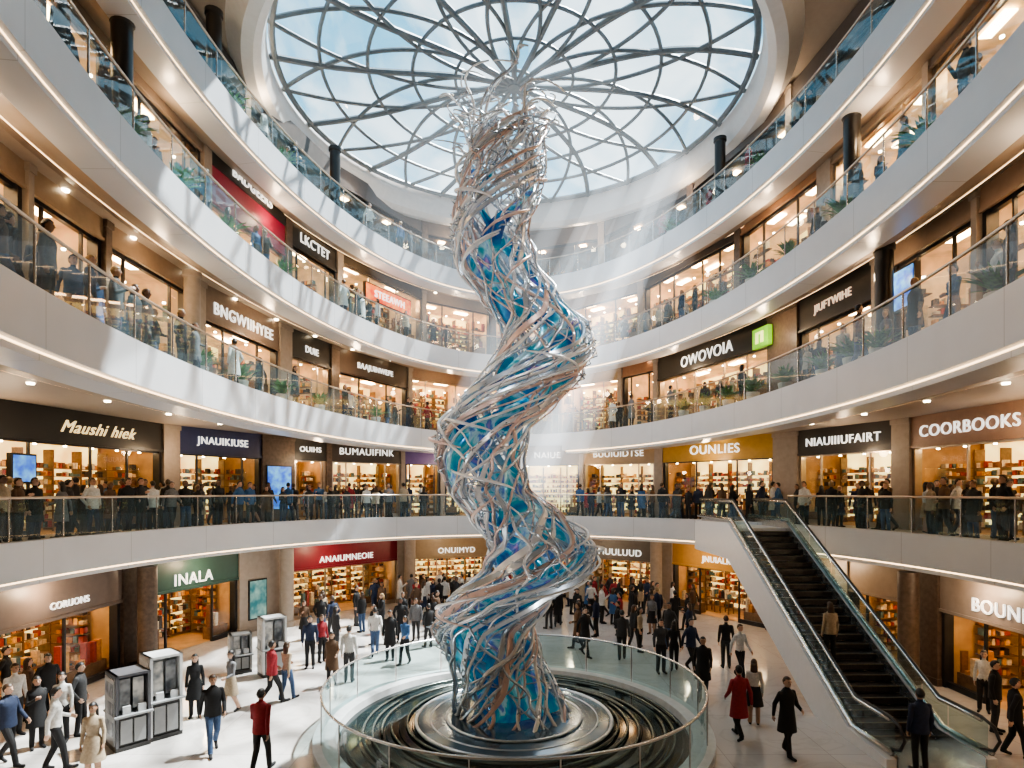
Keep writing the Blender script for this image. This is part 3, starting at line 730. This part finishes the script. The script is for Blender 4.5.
# ------------------------------------------------------------------ kiosks
def kiosk(p,rot,w,d,h,label,scr,fm,sidem):
    k=thing("information_kiosk",tuple(p),label,"kiosk"); c,s=math.cos(rot),math.sin(rot)
    def L(u,v,z): return Vector((p.x+c*u-s*v,p.y+s*u+c*v,z))
    mb=MB(); mb.box(L,-w/2,w/2,-d/2,d/2,0,.1); mb.box(L,-w/2+.04,w/2-.04,-d/2+.04,d/2-.04,.1,h*.45); mk("base_cabinet",mb,M['black'],k)
    mb=MB(); mb.box(L,-w/2,-w/2+.06,-d/2,d/2,.1,h); mb.box(L,w/2-.06,w/2,-d/2,d/2,.1,h); mb.box(L,-w/2,w/2,-d/2,d/2,h-.06,h); mb.box(L,-w/2+.06,w/2-.06,d/2-.08,d/2,.1,h); mk("frame",mb,M[fm],k)
    mb=MB(); mb.box(L,-w/2-.04,w/2+.04,-d/2-.08,d/2,h*.45,h*.45+.04); mk("counter",mb,M['kmid'],k)
    nq=2
    for q in range(nq):
        u0=-w/2+.08+q*(w-.16)/nq; mb=MB(); mb.box(L,u0+.03,u0+(w-.16)/nq-.03,-d/2+.14,-d/2+.18,h*.52,h*.92); mk("screen",mb,scr[q%len(scr)],k)
        mb=MB(); mb.box(L,u0+.02,u0+(w-.16)/nq-.02,-d/2+.01,-d/2+.04,.16,h*.4); mk("drawer_front",mb,M['kmid'],k)
    for q in range(2):
        u0=-w/2+.15+q*(w-.4); mb=MB(); mb.box(L,u0,u0+.16,-d/2+.02,-d/2+.10,h*.45+.04,h*.45+.22); mk("leaflet_stand",mb,M['kiosk'],k)
    for sd in (-1,1):
        mb=MB(); u=sd*w/2; mb.box(L,min(u,u+sd*.02),max(u,u+sd*.02),-d/2+.06,d/2-.06,h*.08,h*.94); mk("side_panel",mb,M[sidem],k)
        mb=MB(); u=sd*(w/2+.02)
        for q in range(3): mb.box(L,min(u,u+sd*.01),max(u,u+sd*.01),-d/2+.14,d/2-.14,h*(.2+.25*q),h*(.38+.25*q))
        mk("printed_panel",mb,scr[(sd+1)//2%len(scr)],k)
gs=screen("grey_print",(.03,.035,.045),(.30,.31,.32),3.5,.10); gs2=screen("pale_print",(.16,.18,.20),(.62,.60,.56),4,.10)
kiosk(G(128,744),.85,.72,.8,1.75,"slim dark display stand with printed panels and screens",[gs,gs2],'kgrey','kmid')
kiosk(G(161,734),.85,.72,.75,2.0,"slim white display stand with grey printed panels",[gs2,gs],'kiosk','kiosk')
kiosk(G(272,674),.7,.75,.6,1.9,"slim white display stand with printed panels near the shops",[gs2,gs],'kiosk','kiosk')
kiosk(G(240,672),.6,.65,.5,1.3,"low pale display stand near the shops",[gs2,gs],'kmid','kiosk')

# ------------------------------------------------------------------ plants
def plant_src():
    o=thing("potted_plant",(0,0,-50),"leafy green plant in a pale pot beside the gallery railing","plant","potted plants on the galleries")
    mb=MB(); mb.loft([(0,0,-50,.15,.15),(0,0,-49.6,.22,.22),(0,0,-49.56,.22,.22),(0,0,-49.57,.18,.18)]); mk("pot",mb,M['pot'],o)
    mb=MB()
    for k in range(80):
        a=rnd.uniform(0,2*PI); ln=rnd.uniform(.4,1.0); el=rnd.uniform(.6,1.5); w=.05; p=Vector((0,0,-49.58)); d=Vector((math.cos(a)*math.cos(el),math.sin(a)*math.cos(el),math.sin(el))); sd=Vector((-math.sin(a),math.cos(a),0)); vs=[]
        for j in range(5):
            u=j/4; q=p+d*ln*u-Vector((0,0,.35*u*u*ln)); ww=w*math.sin(PI*(.12+.86*u)); vs+=[q-sd*ww,q+sd*ww]
        mb.add(vs,[(2*j,2*j+1,2*j+3,2*j+2) for j in range(4)])
    mk("foliage",mb,M['leaf'],o); return o
pl=plant_src(); first=True
PLANTS=[]
for l,px in ((2,225),(2,262),(2,300),(2,335),(2,388),(2,670),(2,690),(2,712),(2,735),(2,765),(2,800),(2,826),(2,850),(2,955),(3,205),(3,250),(3,300),(3,700),(3,735),(3,770),(3,820),(3,895),(4,250),(4,300),(4,745),(4,660),(3,155)):
    e=E[l]; p=e.p(e.th(br(px)),.72,FZ[l]); PLANTS.append(p)
    if first: pl.location=p; first=False
    else: copytree(pl,p,rnd.random()*6,rnd.uniform(.95,1.15))

# ------------------------------------------------------------------ people
import bmesh
SK=[mat("skin_tone",c,.5,var=.05,scale=8) for c in ((.52,.31,.22),(.38,.22,.14),(.18,.10,.07),(.58,.37,.27))]
CL={k:mat(k+"_cloth",c,.8,var=.15,scale=20,bump=.1) for k,c in dict(black=(.012,.012,.014),charcoal=(.035,.035,.038),navy=(.015,.025,.06),white=(.60,.59,.57),beige=(.38,.30,.21),red=(.30,.025,.035),brown=(.10,.055,.03),grey=(.16,.16,.17),denim=(.05,.09,.18),olive=(.08,.08,.04),blue=(.04,.11,.25)).items()}
HR=[mat("hair_"+n,c,.5,var=.2,scale=40) for n,c in (("black",(.012,.010,.010)),("brown",(.05,.026,.014)),("blond",(.28,.18,.08)))]
EYE=mat("eye_dark",(.02,.015,.01),.2); LIP=mat("lip",(.40,.13,.11),.5)
def V(*a): return Vector(a)
def joints(kind):
    J={}
    for s,nm in ((1,'l'),(-1,'r')):
        J[nm]=dict(sh=V(s*.175,.01,1.405),el=V(s*.225,.03,1.13),wr=V(s*.235,-.03,.89),hip=V(s*.085,0,.90),kn=V(s*.095,-.015,.49),an=V(s*.10,.03,.085),toe=V(s*.125,-.15,.035))
    l,r=J['l'],J['r']
    if kind in('walk','walk2'):
        k=1 if kind=='walk' else .65
        r['kn']=V(-.09,-.19*k,.50); r['an']=V(-.09,-.27*k,.09); r['toe']=V(-.10,-.27*k-.19,.05)
        l['kn']=V(.09,.02,.49); l['an']=V(.09,.28*k,.16*k+.03); l['toe']=V(.10,.28*k-.13,.04)
        l['el']=V(.225,-.06,1.135); l['wr']=V(.21,-.24,.97); r['el']=V(-.225,.13,1.15); r['wr']=V(-.24,.15,.90)
    if kind=='walk2': l['wr']=V(.19,-.22,1.08)
    if kind=='phone': r['el']=V(-.23,-.05,1.14); r['wr']=V(-.11,-.27,1.27)
    if kind=='pocket':
        for s,q in ((1,l),(-1,r)): q['el']=V(s*.28,.07,1.15); q['wr']=V(s*.21,-.05,.95)
        l['an']=V(.15,-.02,.085); l['toe']=V(.19,-.19,.035); l['kn']=V(.12,-.04,.49)
    return J
def build_body(kind,woman=False):
    J=joints(kind); mb=MB(); seg=[]
    k=.88 if woman else 1
    def cone(a,b,ra,rb,lab):
        d=b-a; pts=[a+d*(i/4) for i in range(5)]; rs=[ra+(rb-ra)*(i/4) for i in range(5)]
        mb.tube(pts,rs,10); mb.ball(a,ra,ra,ra); mb.ball(b,rb,rb,rb); seg.append((a,b,(ra+rb)/2,lab))
    mb.loft([(0,0,.84,.12*1,.09),(0,0,.90,.165,.115),(0,.005,.98,.16 if woman else .155,.112),(0,0,1.09,.135*k,.098),(0,0,1.2,.15*k,.105),(0,-.005,1.31,.175*k,.118),(0,.005,1.39,.18*k,.10),(0,.01,1.445,.125,.08),(0,.01,1.49,.06,.06)])
    seg.append((V(0,0,.84),V(0,0,.96),.13,'leg')); seg.append((V(0,0,1.02),V(0,0,1.44),.15,'top'))
    cone(V(0,.01,1.46),V(0,-.005,1.58),.057,.052,'skin')
    mb.ball((0,-.01,1.655),.074,.094,.112,n=14,h=10); mb.ball((0,-.035,1.60),.052,.06,.052)
    seg.append((V(0,-.01,1.60),V(0,-.01,1.72),.09,'skin'))
    mb.tube([V(0,-.095,1.675),V(0,-.112,1.64),V(0,-.10,1.628)],[.009,.015,.013],6)
    for s in (1,-1): mb.ball((s*.076,.0,1.65),.012,.02,.03)
    for s,nm in ((1,'l'),(-1,'r')):
        q=J[nm]; 
        if woman: q['sh'].x*=.88; q['el'].x*=.9; q['wr'].x*=.93
        cone(V(s*.09,.01,1.40),q['sh'],.065,.062*k,'top'); cone(q['sh'],q['el'],.060*k,.050*k,'top'); cone(q['el'],q['wr'],.050*k,.036,'top')
        cone(q['hip'],q['kn'],.095,.070,'leg'); cone(q['kn'],q['an'],.068,.056,'leg')
        an,toe=q['an'],q['toe']; heel=an+V(0,.03,-.045); heel.z=max(.035,heel.z); cone(heel,toe,.036,.036,'shoe'); cone(an+V(0,-.01,-.01),(heel+toe)/2+V(0,0,.01),.042,.038,'shoe')
        d=(q['wr']-q['el']).normalized(); side=Vector((1,0,0)).cross(d); 
        if side.length<.3: side=V(0,1,0)
        side.normalize(); pn=d.cross(side).normalized(); w=q['wr']
        for o in (-.024,-.008,.008,.024): cone(w+side*o*.6,w+d*.092+side*o,.017,.014,'skin')
        inw=pn if pn.x*s<0 else -pn
        for fi,(o,ln) in enumerate(((-.033,.066),(-.011,.08),(.011,.075),(.033,.058))):
            a=w+d*.09+side*o*.9; b=a+d*ln*.5+inw*.008+side*o*.12; c2=b+d*ln*.42+inw*.03
            cone(a,b,.0095,.009,'skin'); cone(b,c2,.009,.0075,'skin')
        th=w+d*.03-side*.028; t2=th+d*.035-side*.022+inw*.01; cone(th,t2,.014,.011,'skin'); cone(t2,t2+d*.03-side*.002+inw*.015,.011,.009,'skin')
    me=bpy.data.meshes.new("body_src"); me.from_pydata(mb.v,[],mb.f); o=bpy.data.objects.new("body_src",me); COL.objects.link(o)
    rm=o.modifiers.new("r",'REMESH'); rm.mode='VOXEL'; rm.voxel_size=.0085; rm.use_smooth_shade=True
    sm=o.modifiers.new("s",'SMOOTH'); sm.factor=.5; sm.iterations=2
    de=o.modifiers.new("d",'DECIMATE'); de.ratio=.28
    dg=bpy.context.evaluated_depsgraph_get(); res=bpy.data.meshes.new_from_object(o.evaluated_get(dg)); bpy.data.objects.remove(o)
    zs=min(v.co.z for v in res.vertices)
    lab={'skin':0,'top':1,'leg':2,'shoe':3}; mi=[]
    for p in res.polygons:
        c=p.center; best=None
        for a,b,r,lb in seg:
            ab=b-a; t=max(0,min(1,(c-a).dot(ab)/max(1e-9,ab.dot(ab)))); dd=((a+ab*t)-c).length-r
            if best is None or dd<best[0]: best=(dd,lb)
        mi.append(lab[best[1]])
    ex=MB()
    for s in (1,-1): ex.ball((s*.029,-.092,1.668),.012,.010,.007,4,8,5); ex.tube([V(s*.045,-.088,1.686),V(s*.028,-.099,1.692),V(s*.014,-.099,1.688)],.004,5,5)
    ex.ball((0,-.089,1.598),.022,.010,.007,6,8,5)
    bm=bmesh.new(); bm.from_mesh(res)
    for f,m_ in zip(bm.faces,mi): f.material_index=m_; f.smooth=True
    vs=[bm.verts.new(p) for p in ex.v]
    for f,m_ in zip(ex.f,ex.m):
        nf=bm.faces.new([vs[i] for i in f]); nf.material_index=m_; nf.smooth=True
    for v in bm.verts: v.co.z-=zs
    bm.to_mesh(res); bm.free(); res.name="person_"+kind
    while len(res.materials)<7: res.materials.append(SK[0])
    return res
def hair_mesh(long):
    mb=MB(); n,h=18,12; c=V(0,-.004,1.672); R=(.086,.107,.113)
    vs=[];fs=[]
    for i in range(h+1):
        b=-PI/2+PI*i/h
        for k in range(n):
            a=2*PI*k/n; vs.append(V(c.x+R[0]*math.cos(b)*math.cos(a),c.y+R[1]*math.cos(b)*math.sin(a),c.z+R[2]*math.sin(b)))
    for i in range(h):
        for k in range(n):
            f=(i*n+k,i*n+(k+1)%n,(i+1)*n+(k+1)%n,(i+1)*n+k); m_=sum((vs[j] for j in f),V(0,0,0))/4
            lim=1.635 if m_.y>.0 else 1.70+(-m_.y)*.35
            if m_.z>lim: fs.append(f)
    mb.add(vs,fs)
    if long: mb.loft([(0,.055,1.42,.085,.04),(0,.055,1.48,.095,.045),(0,.05,1.6,.09,.06),(0,.04,1.68,.085,.07)])
    else: mb.loft([(0,.03,1.60,.062,.05),(0,.03,1.66,.08,.074),(0,.02,1.70,.08,.08)])
    return mb
def mesh_of(name,mb,mats):
    me=bpy.data.meshes.new(name); me.from_pydata([tuple(p) for p in mb.v],[],mb.f); 
    for m in mats: me.materials.append(m)
    me.polygons.foreach_set("use_smooth",[True]*len(me.polygons)); 
    me.update(); return me
JK={'jacket':[(0,0,.84,.19,.14),(0,0,.93,.187,.137),(0,0,1.08,.172,.126),(0,0,1.2,.18,.13),(0,0,1.31,.197,.135),(0,.004,1.39,.195,.117),(0,.01,1.44,.145,.097),(0,.01,1.50,.078,.078)],
'coat':[(0,0,.55,.23,.185),(0,0,.75,.21,.165),(0,0,.93,.19,.142),(0,0,1.08,.172,.126),(0,0,1.2,.18,.13),(0,0,1.31,.197,.135),(0,.004,1.39,.195,.117),(0,.01,1.44,.145,.097),(0,.01,1.50,.078,.078)],
'skirt':[(0,0,.52,.25,.20),(0,0,.7,.215,.17),(0,0,.88,.186,.14),(0,0,1.0,.16,.122),(0,0,1.05,.145,.11)]}
BODY={}
for kd in ('stand','walk','walk2','phone','pocket'): BODY[(kd,0)]=build_body(kd)
for kd in ('stand','walk2','phone'): BODY[(kd,1)]=build_body(kd,True)
HAIR={}; CLO={}; VAR={}
def person(p,rot,kind='stand',woman=0,top='black',leg='charcoal',outer=None,skin=0,hair=0,long=None,sc=1.0,label=None,group="shoppers in the mall",shoe='black'):
    if (kind,woman) not in BODY: kind='stand'
    key=(kind,woman,top,leg,skin,shoe)
    if key not in VAR:
        me=BODY[(kind,woman)].copy()
        for i,m_ in enumerate((SK[skin],CL[top],CL[leg] if leg!='bare' else SK[skin],CL[shoe],EYE,HR[0],LIP)): me.materials[i]=m_
        VAR[key]=me
    o=bpy.data.objects.new("person",VAR[key]); COL.objects.link(o); o.location=p; o.rotation_euler[2]=rot; s=sc*(.94 if woman else 1.0); o.scale=(s,s,s)
    lg=bool(woman) if long is None else long
    if (lg,hair) not in HAIR: HAIR[(lg,hair)]=mesh_of("hair",hair_mesh(lg),[HR[hair]])
    h=bpy.data.objects.new("hair",HAIR[(lg,hair)]); COL.objects.link(h); h.parent=o
    if outer:
        c=outer[1]
        if outer not in CLO:
            mb=MB(); mb.loft(JK[outer[0]],cap=False); CLO[outer]=mesh_of(outer[0],mb,[CL[c]])
        j=bpy.data.objects.new(outer[0],CLO[outer]); COL.objects.link(j); j.parent=o
    legn={'bare':'bare legs'}.get(leg,leg+' trousers'); pose={'stand':'standing','walk':'walking','walk2':'strolling','phone':'one hand raised','pocket':'hands in pockets'}[kind]
    if not label:
        label=("woman" if woman else "man")+" in "+(outer[1]+" "+outer[0]+" and " if outer else top+" top and ")+legn+", "+pose
    meta(o,label,"person",group); return o
CK=['black','black','black','charcoal','charcoal','navy','white','beige','red','brown','grey','black','blue','charcoal','white','black']
def rand_person(p,rot,kinds,group):
    w=1 if rnd.random()<.4 else 0; kd=rnd.choice(kinds); t=rnd.choice(CK)
    leg=rnd.choice(['black','charcoal','denim','navy','black','black']) ; outer=None
    r=rnd.random()
    if w and r<.2: outer=('skirt',rnd.choice(['black','navy','beige'])); leg='bare' if rnd.random()<.4 else 'black'
    elif r<.7: outer=('jacket',t)
    elif r<.88: outer=('coat',t)
    person(p,rot,kd,w,t,leg,outer,rnd.choice((0,0,1,3,2)),rnd.choice((0,0,0,1,1,2)),None,rnd.uniform(.94,1.03),None,group)
P0=[(213,752,'walk',0,'black','denim',('jacket','black'),.6),(261,772,'walk2',0,'red','charcoal',('jacket','red'),3.0),(195,717,'stand',1,'black','black',('skirt','black'),.4),
(231,712,'walk2',1,'grey','bare',('skirt','beige'),-.6),(272,704,'walk',0,'red','black',('jacket','red'),2.4),(287,700,'walk2',1,'beige','denim',None,2.7),(332,686,'walk2',1,'brown','black',('coat','brown'),.2),(349,682,'stand',0,'white','charcoal',None,3.2),
(15,736,'stand',0,'white','black',None,1.2),(37,748,'phone',1,'black','black',('coat','black'),.9),(56,770,'walk2',0,'white','black',None,2.2),(93,784,'stand',1,'beige','bare',('skirt','beige'),.2),(80,735,'pocket',0,'charcoal','black',('jacket','charcoal'),1.8),
(8,765,'walk',0,'navy','black',('jacket','navy'),1.5),(28,722,'stand',1,'brown','black',('coat','brown'),2.5),(62,742,'stand',1,'white','black',None,.3),(6,712,'walk2',0,'black','charcoal',None,2.0),(48,722,'pocket',0,'black','black',('jacket','black'),1.0),
(787,755,'walk2',0,'black','black',('coat','black'),.3),(739,739,'walk',0,'red','black',('coat','red'),3.3),(754,724,'stand',1,'white','bare',('skirt','black'),2.8),(703,698,'walk',0,'black','black',('coat','black'),-.3),
(726,668,'stand',0,'black','charcoal',None,3),(691,672,'walk',0,'navy','black',('jacket','navy'),.5),(674,671,'walk2',1,'black','black',None,2.9),(661,673,'stand',0,'charcoal','black',None,.1),(640,652,'walk',1,'beige','black',None,1.2),(585,656,'walk',0,'black','black',('coat','black'),.6),
(920,772,'stand',0,'navy','black',('jacket','navy'),3.1),(1015,757,'walk2',0,'black','black',('jacket','black'),1.2),(995,732,'stand',0,'black','charcoal',('jacket','black'),.7),(984,712,'stand',1,'white','black',None,-.7),
(740,680,'walk',0,'white','black',None,.4),(622,660,'walk2',0,'charcoal','black',('jacket','charcoal'),3),(310,668,'stand',0,'navy','black',None,.2),(322,662,'walk',1,'red','black',None,.8),(375,656,'walk',0,'white','denim',None,3.4),(390,660,'stand',0,'black','black',('coat','black'),.1),(405,664,'walk2',1,'blue','black',None,-.4)]
placed=[]
for px,py,kd,w,t,lg,ou,rot in P0:
    p=G(px,py); placed.append(p)
    person(p,rot,kd,w,t,lg,ou,rnd.choice((0,1,3)),rnd.choice((0,0,1)),group="shoppers on the ground floor")
def free(p,md): return all((p-q).length>md for q in placed)
n=0; tries=0
while n<125 and tries<12000:
    tries+=1; d=rnd.uniform(22.5,33.6); k=rnd.uniform(-.40,.42) if d>24 else rnd.uniform(-.36,.36); p=Vector((k*d,d,0)); e=WL[0]
    if ((p.x)/(e.a-1.6))**2+((p.y-e.cy)/(e.b-.7))**2>1: continue
    if 7.6<p.x<11.2 and p.y<27: continue
    if not free(p,.55): continue
    if any((p.xy-WL[0].p(WL[0].th(br(q)),-.75).xy).length<.8 for q in (128,275,404,664,930)): continue
    if d<28.5 and rnd.random()<.78: continue
    placed.append(p); n+=1; rand_person(p,rnd.uniform(0,2*PI),['stand','walk','walk2','phone','pocket'],"shoppers on the ground floor")
def gallery(l,ranges,grp):
    e=E[l]; loc=list(PLANTS)
    for px0,px1,cnt,omax in ranges:
        c=0; tr=0
        while c<cnt and tr<900:
            tr+=1; t=e.th(br(rnd.uniform(px0,px1))); back=rnd.random()<.5; o=.62 if back else rnd.uniform(.9,omax); p=e.p(t,o,FZ[l])
            if any((p-q).length<.48 for q in loc) or any((p-q).length<.7 for q in COLS) or (l==1 and 7.7<p.x<11 and p.y<25.5): continue
            loc.append(p); c+=1; nn=e.n(t); face=math.atan2(nn.y,nn.x)-PI/2   # local -Y looks into the atrium
            if back: rand_person(p,face+rnd.uniform(-.3,.3)+(PI if rnd.random()<.3 else 0),['stand','walk2','pocket','phone'],grp)
            else: rand_person(p,rnd.uniform(0,2*PI),['stand','walk','walk2','phone'],grp)
gallery(1,[(-5,60,9,1.7),(60,130,12,1.8),(130,235,21,2.0),(235,330,15,1.9),(330,440,20,2.4),(575,690,24,2.6),(690,800,15,2.2),(800,920,13,2.0),(920,1030,12,1.8)],"shoppers on the lowest gallery")
gallery(2,[(20,120,4,1.1),(120,175,6,1.2),(180,300,6,1.6),(300,440,8,2.0),(590,700,8,2.0),(700,860,7,1.6),(880,1010,5,1.2)],"shoppers on the second gallery")
gallery(3,[(90,200,5,1.1),(200,330,5,1.2),(330,460,8,1.4),(600,760,9,1.3),(780,950,7,1.2)],"shoppers on the third gallery")
gallery(4,[(230,420,8,1.2),(620,800,8,1.2)],"shoppers on the topmost gallery")
y=y0+(y1-y0)*(6.6)/ns; person(Vector((EX-.45,y,F1*7/ns-.1)),PI,'stand',1,'beige','black',('jacket','beige'),0,1,group="riders on the escalator")

# ------------------------------------------------------------------ lettering conversion
bpy.context.view_layer.update()
dg=bpy.context.evaluated_depsgraph_get()
conv=[]
for o,org,U,Nn,wd,ht,mt,par in texts:
    conv.append(bpy.data.meshes.new_from_object(o.evaluated_get(dg)))
for (o,org,U,Nn,wd,ht,mt,par),me in zip(texts,conv):
    xs=[v.co.x for v in me.vertices]; ys=[v.co.y for v in me.vertices]; w=max(xs)-min(xs); h=max(ys)-min(ys); cx=(max(xs)+min(xs))/2; cy=(max(ys)+min(ys))/2
    s=min(wd/w,ht/h)
    b=Vector(par.location)
    for v in me.vertices:
        v.co=org+U*((v.co.x-cx)*s)+Vector((0,0,1))*((v.co.y-cy)*s)+Nn*(v.co.z)-b
    me.materials.clear(); me.materials.append(mt)
    bpy.data.objects.remove(o)
    q=bpy.data.objects.new("sign_lettering",me); COL.objects.link(q); q.parent=par

# ------------------------------------------------------------------ sunbeams and haze painted as self-glowing volumes
def glowmat(e):
    bm_=bpy.data.materials.new("emissive_haze"); bm_.use_nodes=True; nt=bm_.node_tree; nt.nodes.clear()
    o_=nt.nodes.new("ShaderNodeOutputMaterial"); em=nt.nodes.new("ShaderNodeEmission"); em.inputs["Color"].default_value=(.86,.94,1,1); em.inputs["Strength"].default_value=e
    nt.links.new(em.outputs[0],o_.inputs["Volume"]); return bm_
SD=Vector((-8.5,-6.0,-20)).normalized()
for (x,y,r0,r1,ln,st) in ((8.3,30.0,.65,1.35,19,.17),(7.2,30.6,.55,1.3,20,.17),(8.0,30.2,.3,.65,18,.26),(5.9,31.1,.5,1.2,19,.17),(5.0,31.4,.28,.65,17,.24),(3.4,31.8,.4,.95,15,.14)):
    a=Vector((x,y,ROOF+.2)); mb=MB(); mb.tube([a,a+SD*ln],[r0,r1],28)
    mk("sunbeam",mb,glowmat(st),None,True,label="pale self-glowing volume drawn as a shaft of sunlight below the dome",cat="sunbeam",group="painted sunbeams")
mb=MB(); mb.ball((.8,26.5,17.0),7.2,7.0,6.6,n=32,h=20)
mk("emissive_haze",mb,glowmat(.016),None,True,label="self-glowing volume painted as soft haze beneath the dome",cat="haze",kind="stuff")

# ------------------------------------------------------------------ lights
w=bpy.data.worlds.new("sky"); SC.world=w; w.use_nodes=True; nt=w.node_tree; bg=nt.nodes["Background"]
tc=nt.nodes.new("ShaderNodeTexCoord"); n=nt.nodes.new("ShaderNodeTexNoise"); n.inputs["Scale"].default_value=6; n.inputs["Detail"].default_value=7; n.inputs["Distortion"].default_value=.8
nt.links.new(tc.outputs["Generated"],n.inputs["Vector"]); r=nt.nodes.new("ShaderNodeValToRGB"); e=r.color_ramp.elements
e[0].position=.44; e[0].color=(.15,.42,.60,1); e[1].position=.64; e[1].color=(.88,.96,1,1)
nt.links.new(n.outputs["Fac"],r.inputs["Fac"]); nt.links.new(r.outputs["Color"],bg.inputs["Color"]); bg.inputs["Strength"].default_value=2.3
def light(name,typ,loc,energy,color=(1,1,1),rot=(0,0,0),**k):
    d=bpy.data.lights.new(name,typ); d.energy=energy; d.color=color
    for a,b in k.items(): setattr(d,a,b)
    o=bpy.data.objects.new(name,d); COL.objects.link(o); o.location=loc; o.rotation_euler=rot
    return o
s=light("sun",'SUN',(0,0,40),20,(1,.96,.90)); s.rotation_euler=SD.to_track_quat('-Z','Y').to_euler(); s.data.angle=.025
pt=light("sky_portal",'AREA',(.1,25.5,ROOF+2.3),1,shape='DISK',size=20.5); pt.data.cycles.is_portal=True
for l in (0,1,2,3,4):
    e=E[l if l else 1]
    for t in e.arc(-1.9,1.9,6.0):
        p=e.p(t,(1.6 if l<3 else 1.3) if l else .3,FZ[l]+(2.9 if l else 3.2)); light("gallery_fill",'POINT',p,62 if l else 75,(1,.72,.45),shadow_soft_size=.15)  # added fill lights along the walkways, without any modelled fixture
for loc,tgt,en in (((-6.5,4.2,12.0),(0,15,9),900),((6.8,4.2,12.0),(0,15,9),700),((0,1.2,12.5),(0,15,12),700),((-3.4,12.4,.5),(0,15.2,6),220),((3.5,12.4,.5),(0,15.2,6),220)):
    o=light("sculpture_fill",'SPOT',loc,en,(.92,.96,1),shadow_soft_size=.2); o.rotation_euler=(Vector(tgt)-Vector(loc)).to_track_quat('-Z','Y').to_euler(); o.data.spot_size=math.radians(48 if loc[2]>5 else 60); o.data.spot_blend=.8  # spots added only to brighten the sculpture
try: SC.view_settings.look='AgX - Medium High Contrast'
except Exception as ex_: print(ex_)
SC.view_settings.exposure=.2

# ------------------------------------------------------------------ camera
cam=bpy.data.cameras.new("camera"); cam.sensor_width=36; cam.lens=600/1024*36; cam.shift_y=108/1024; cam.clip_end=200
co=bpy.data.objects.new("camera",cam); COL.objects.link(co); co.location=(0,0,CAMZ); co.rotation_euler=(PI/2,0,0); SC.camera=co
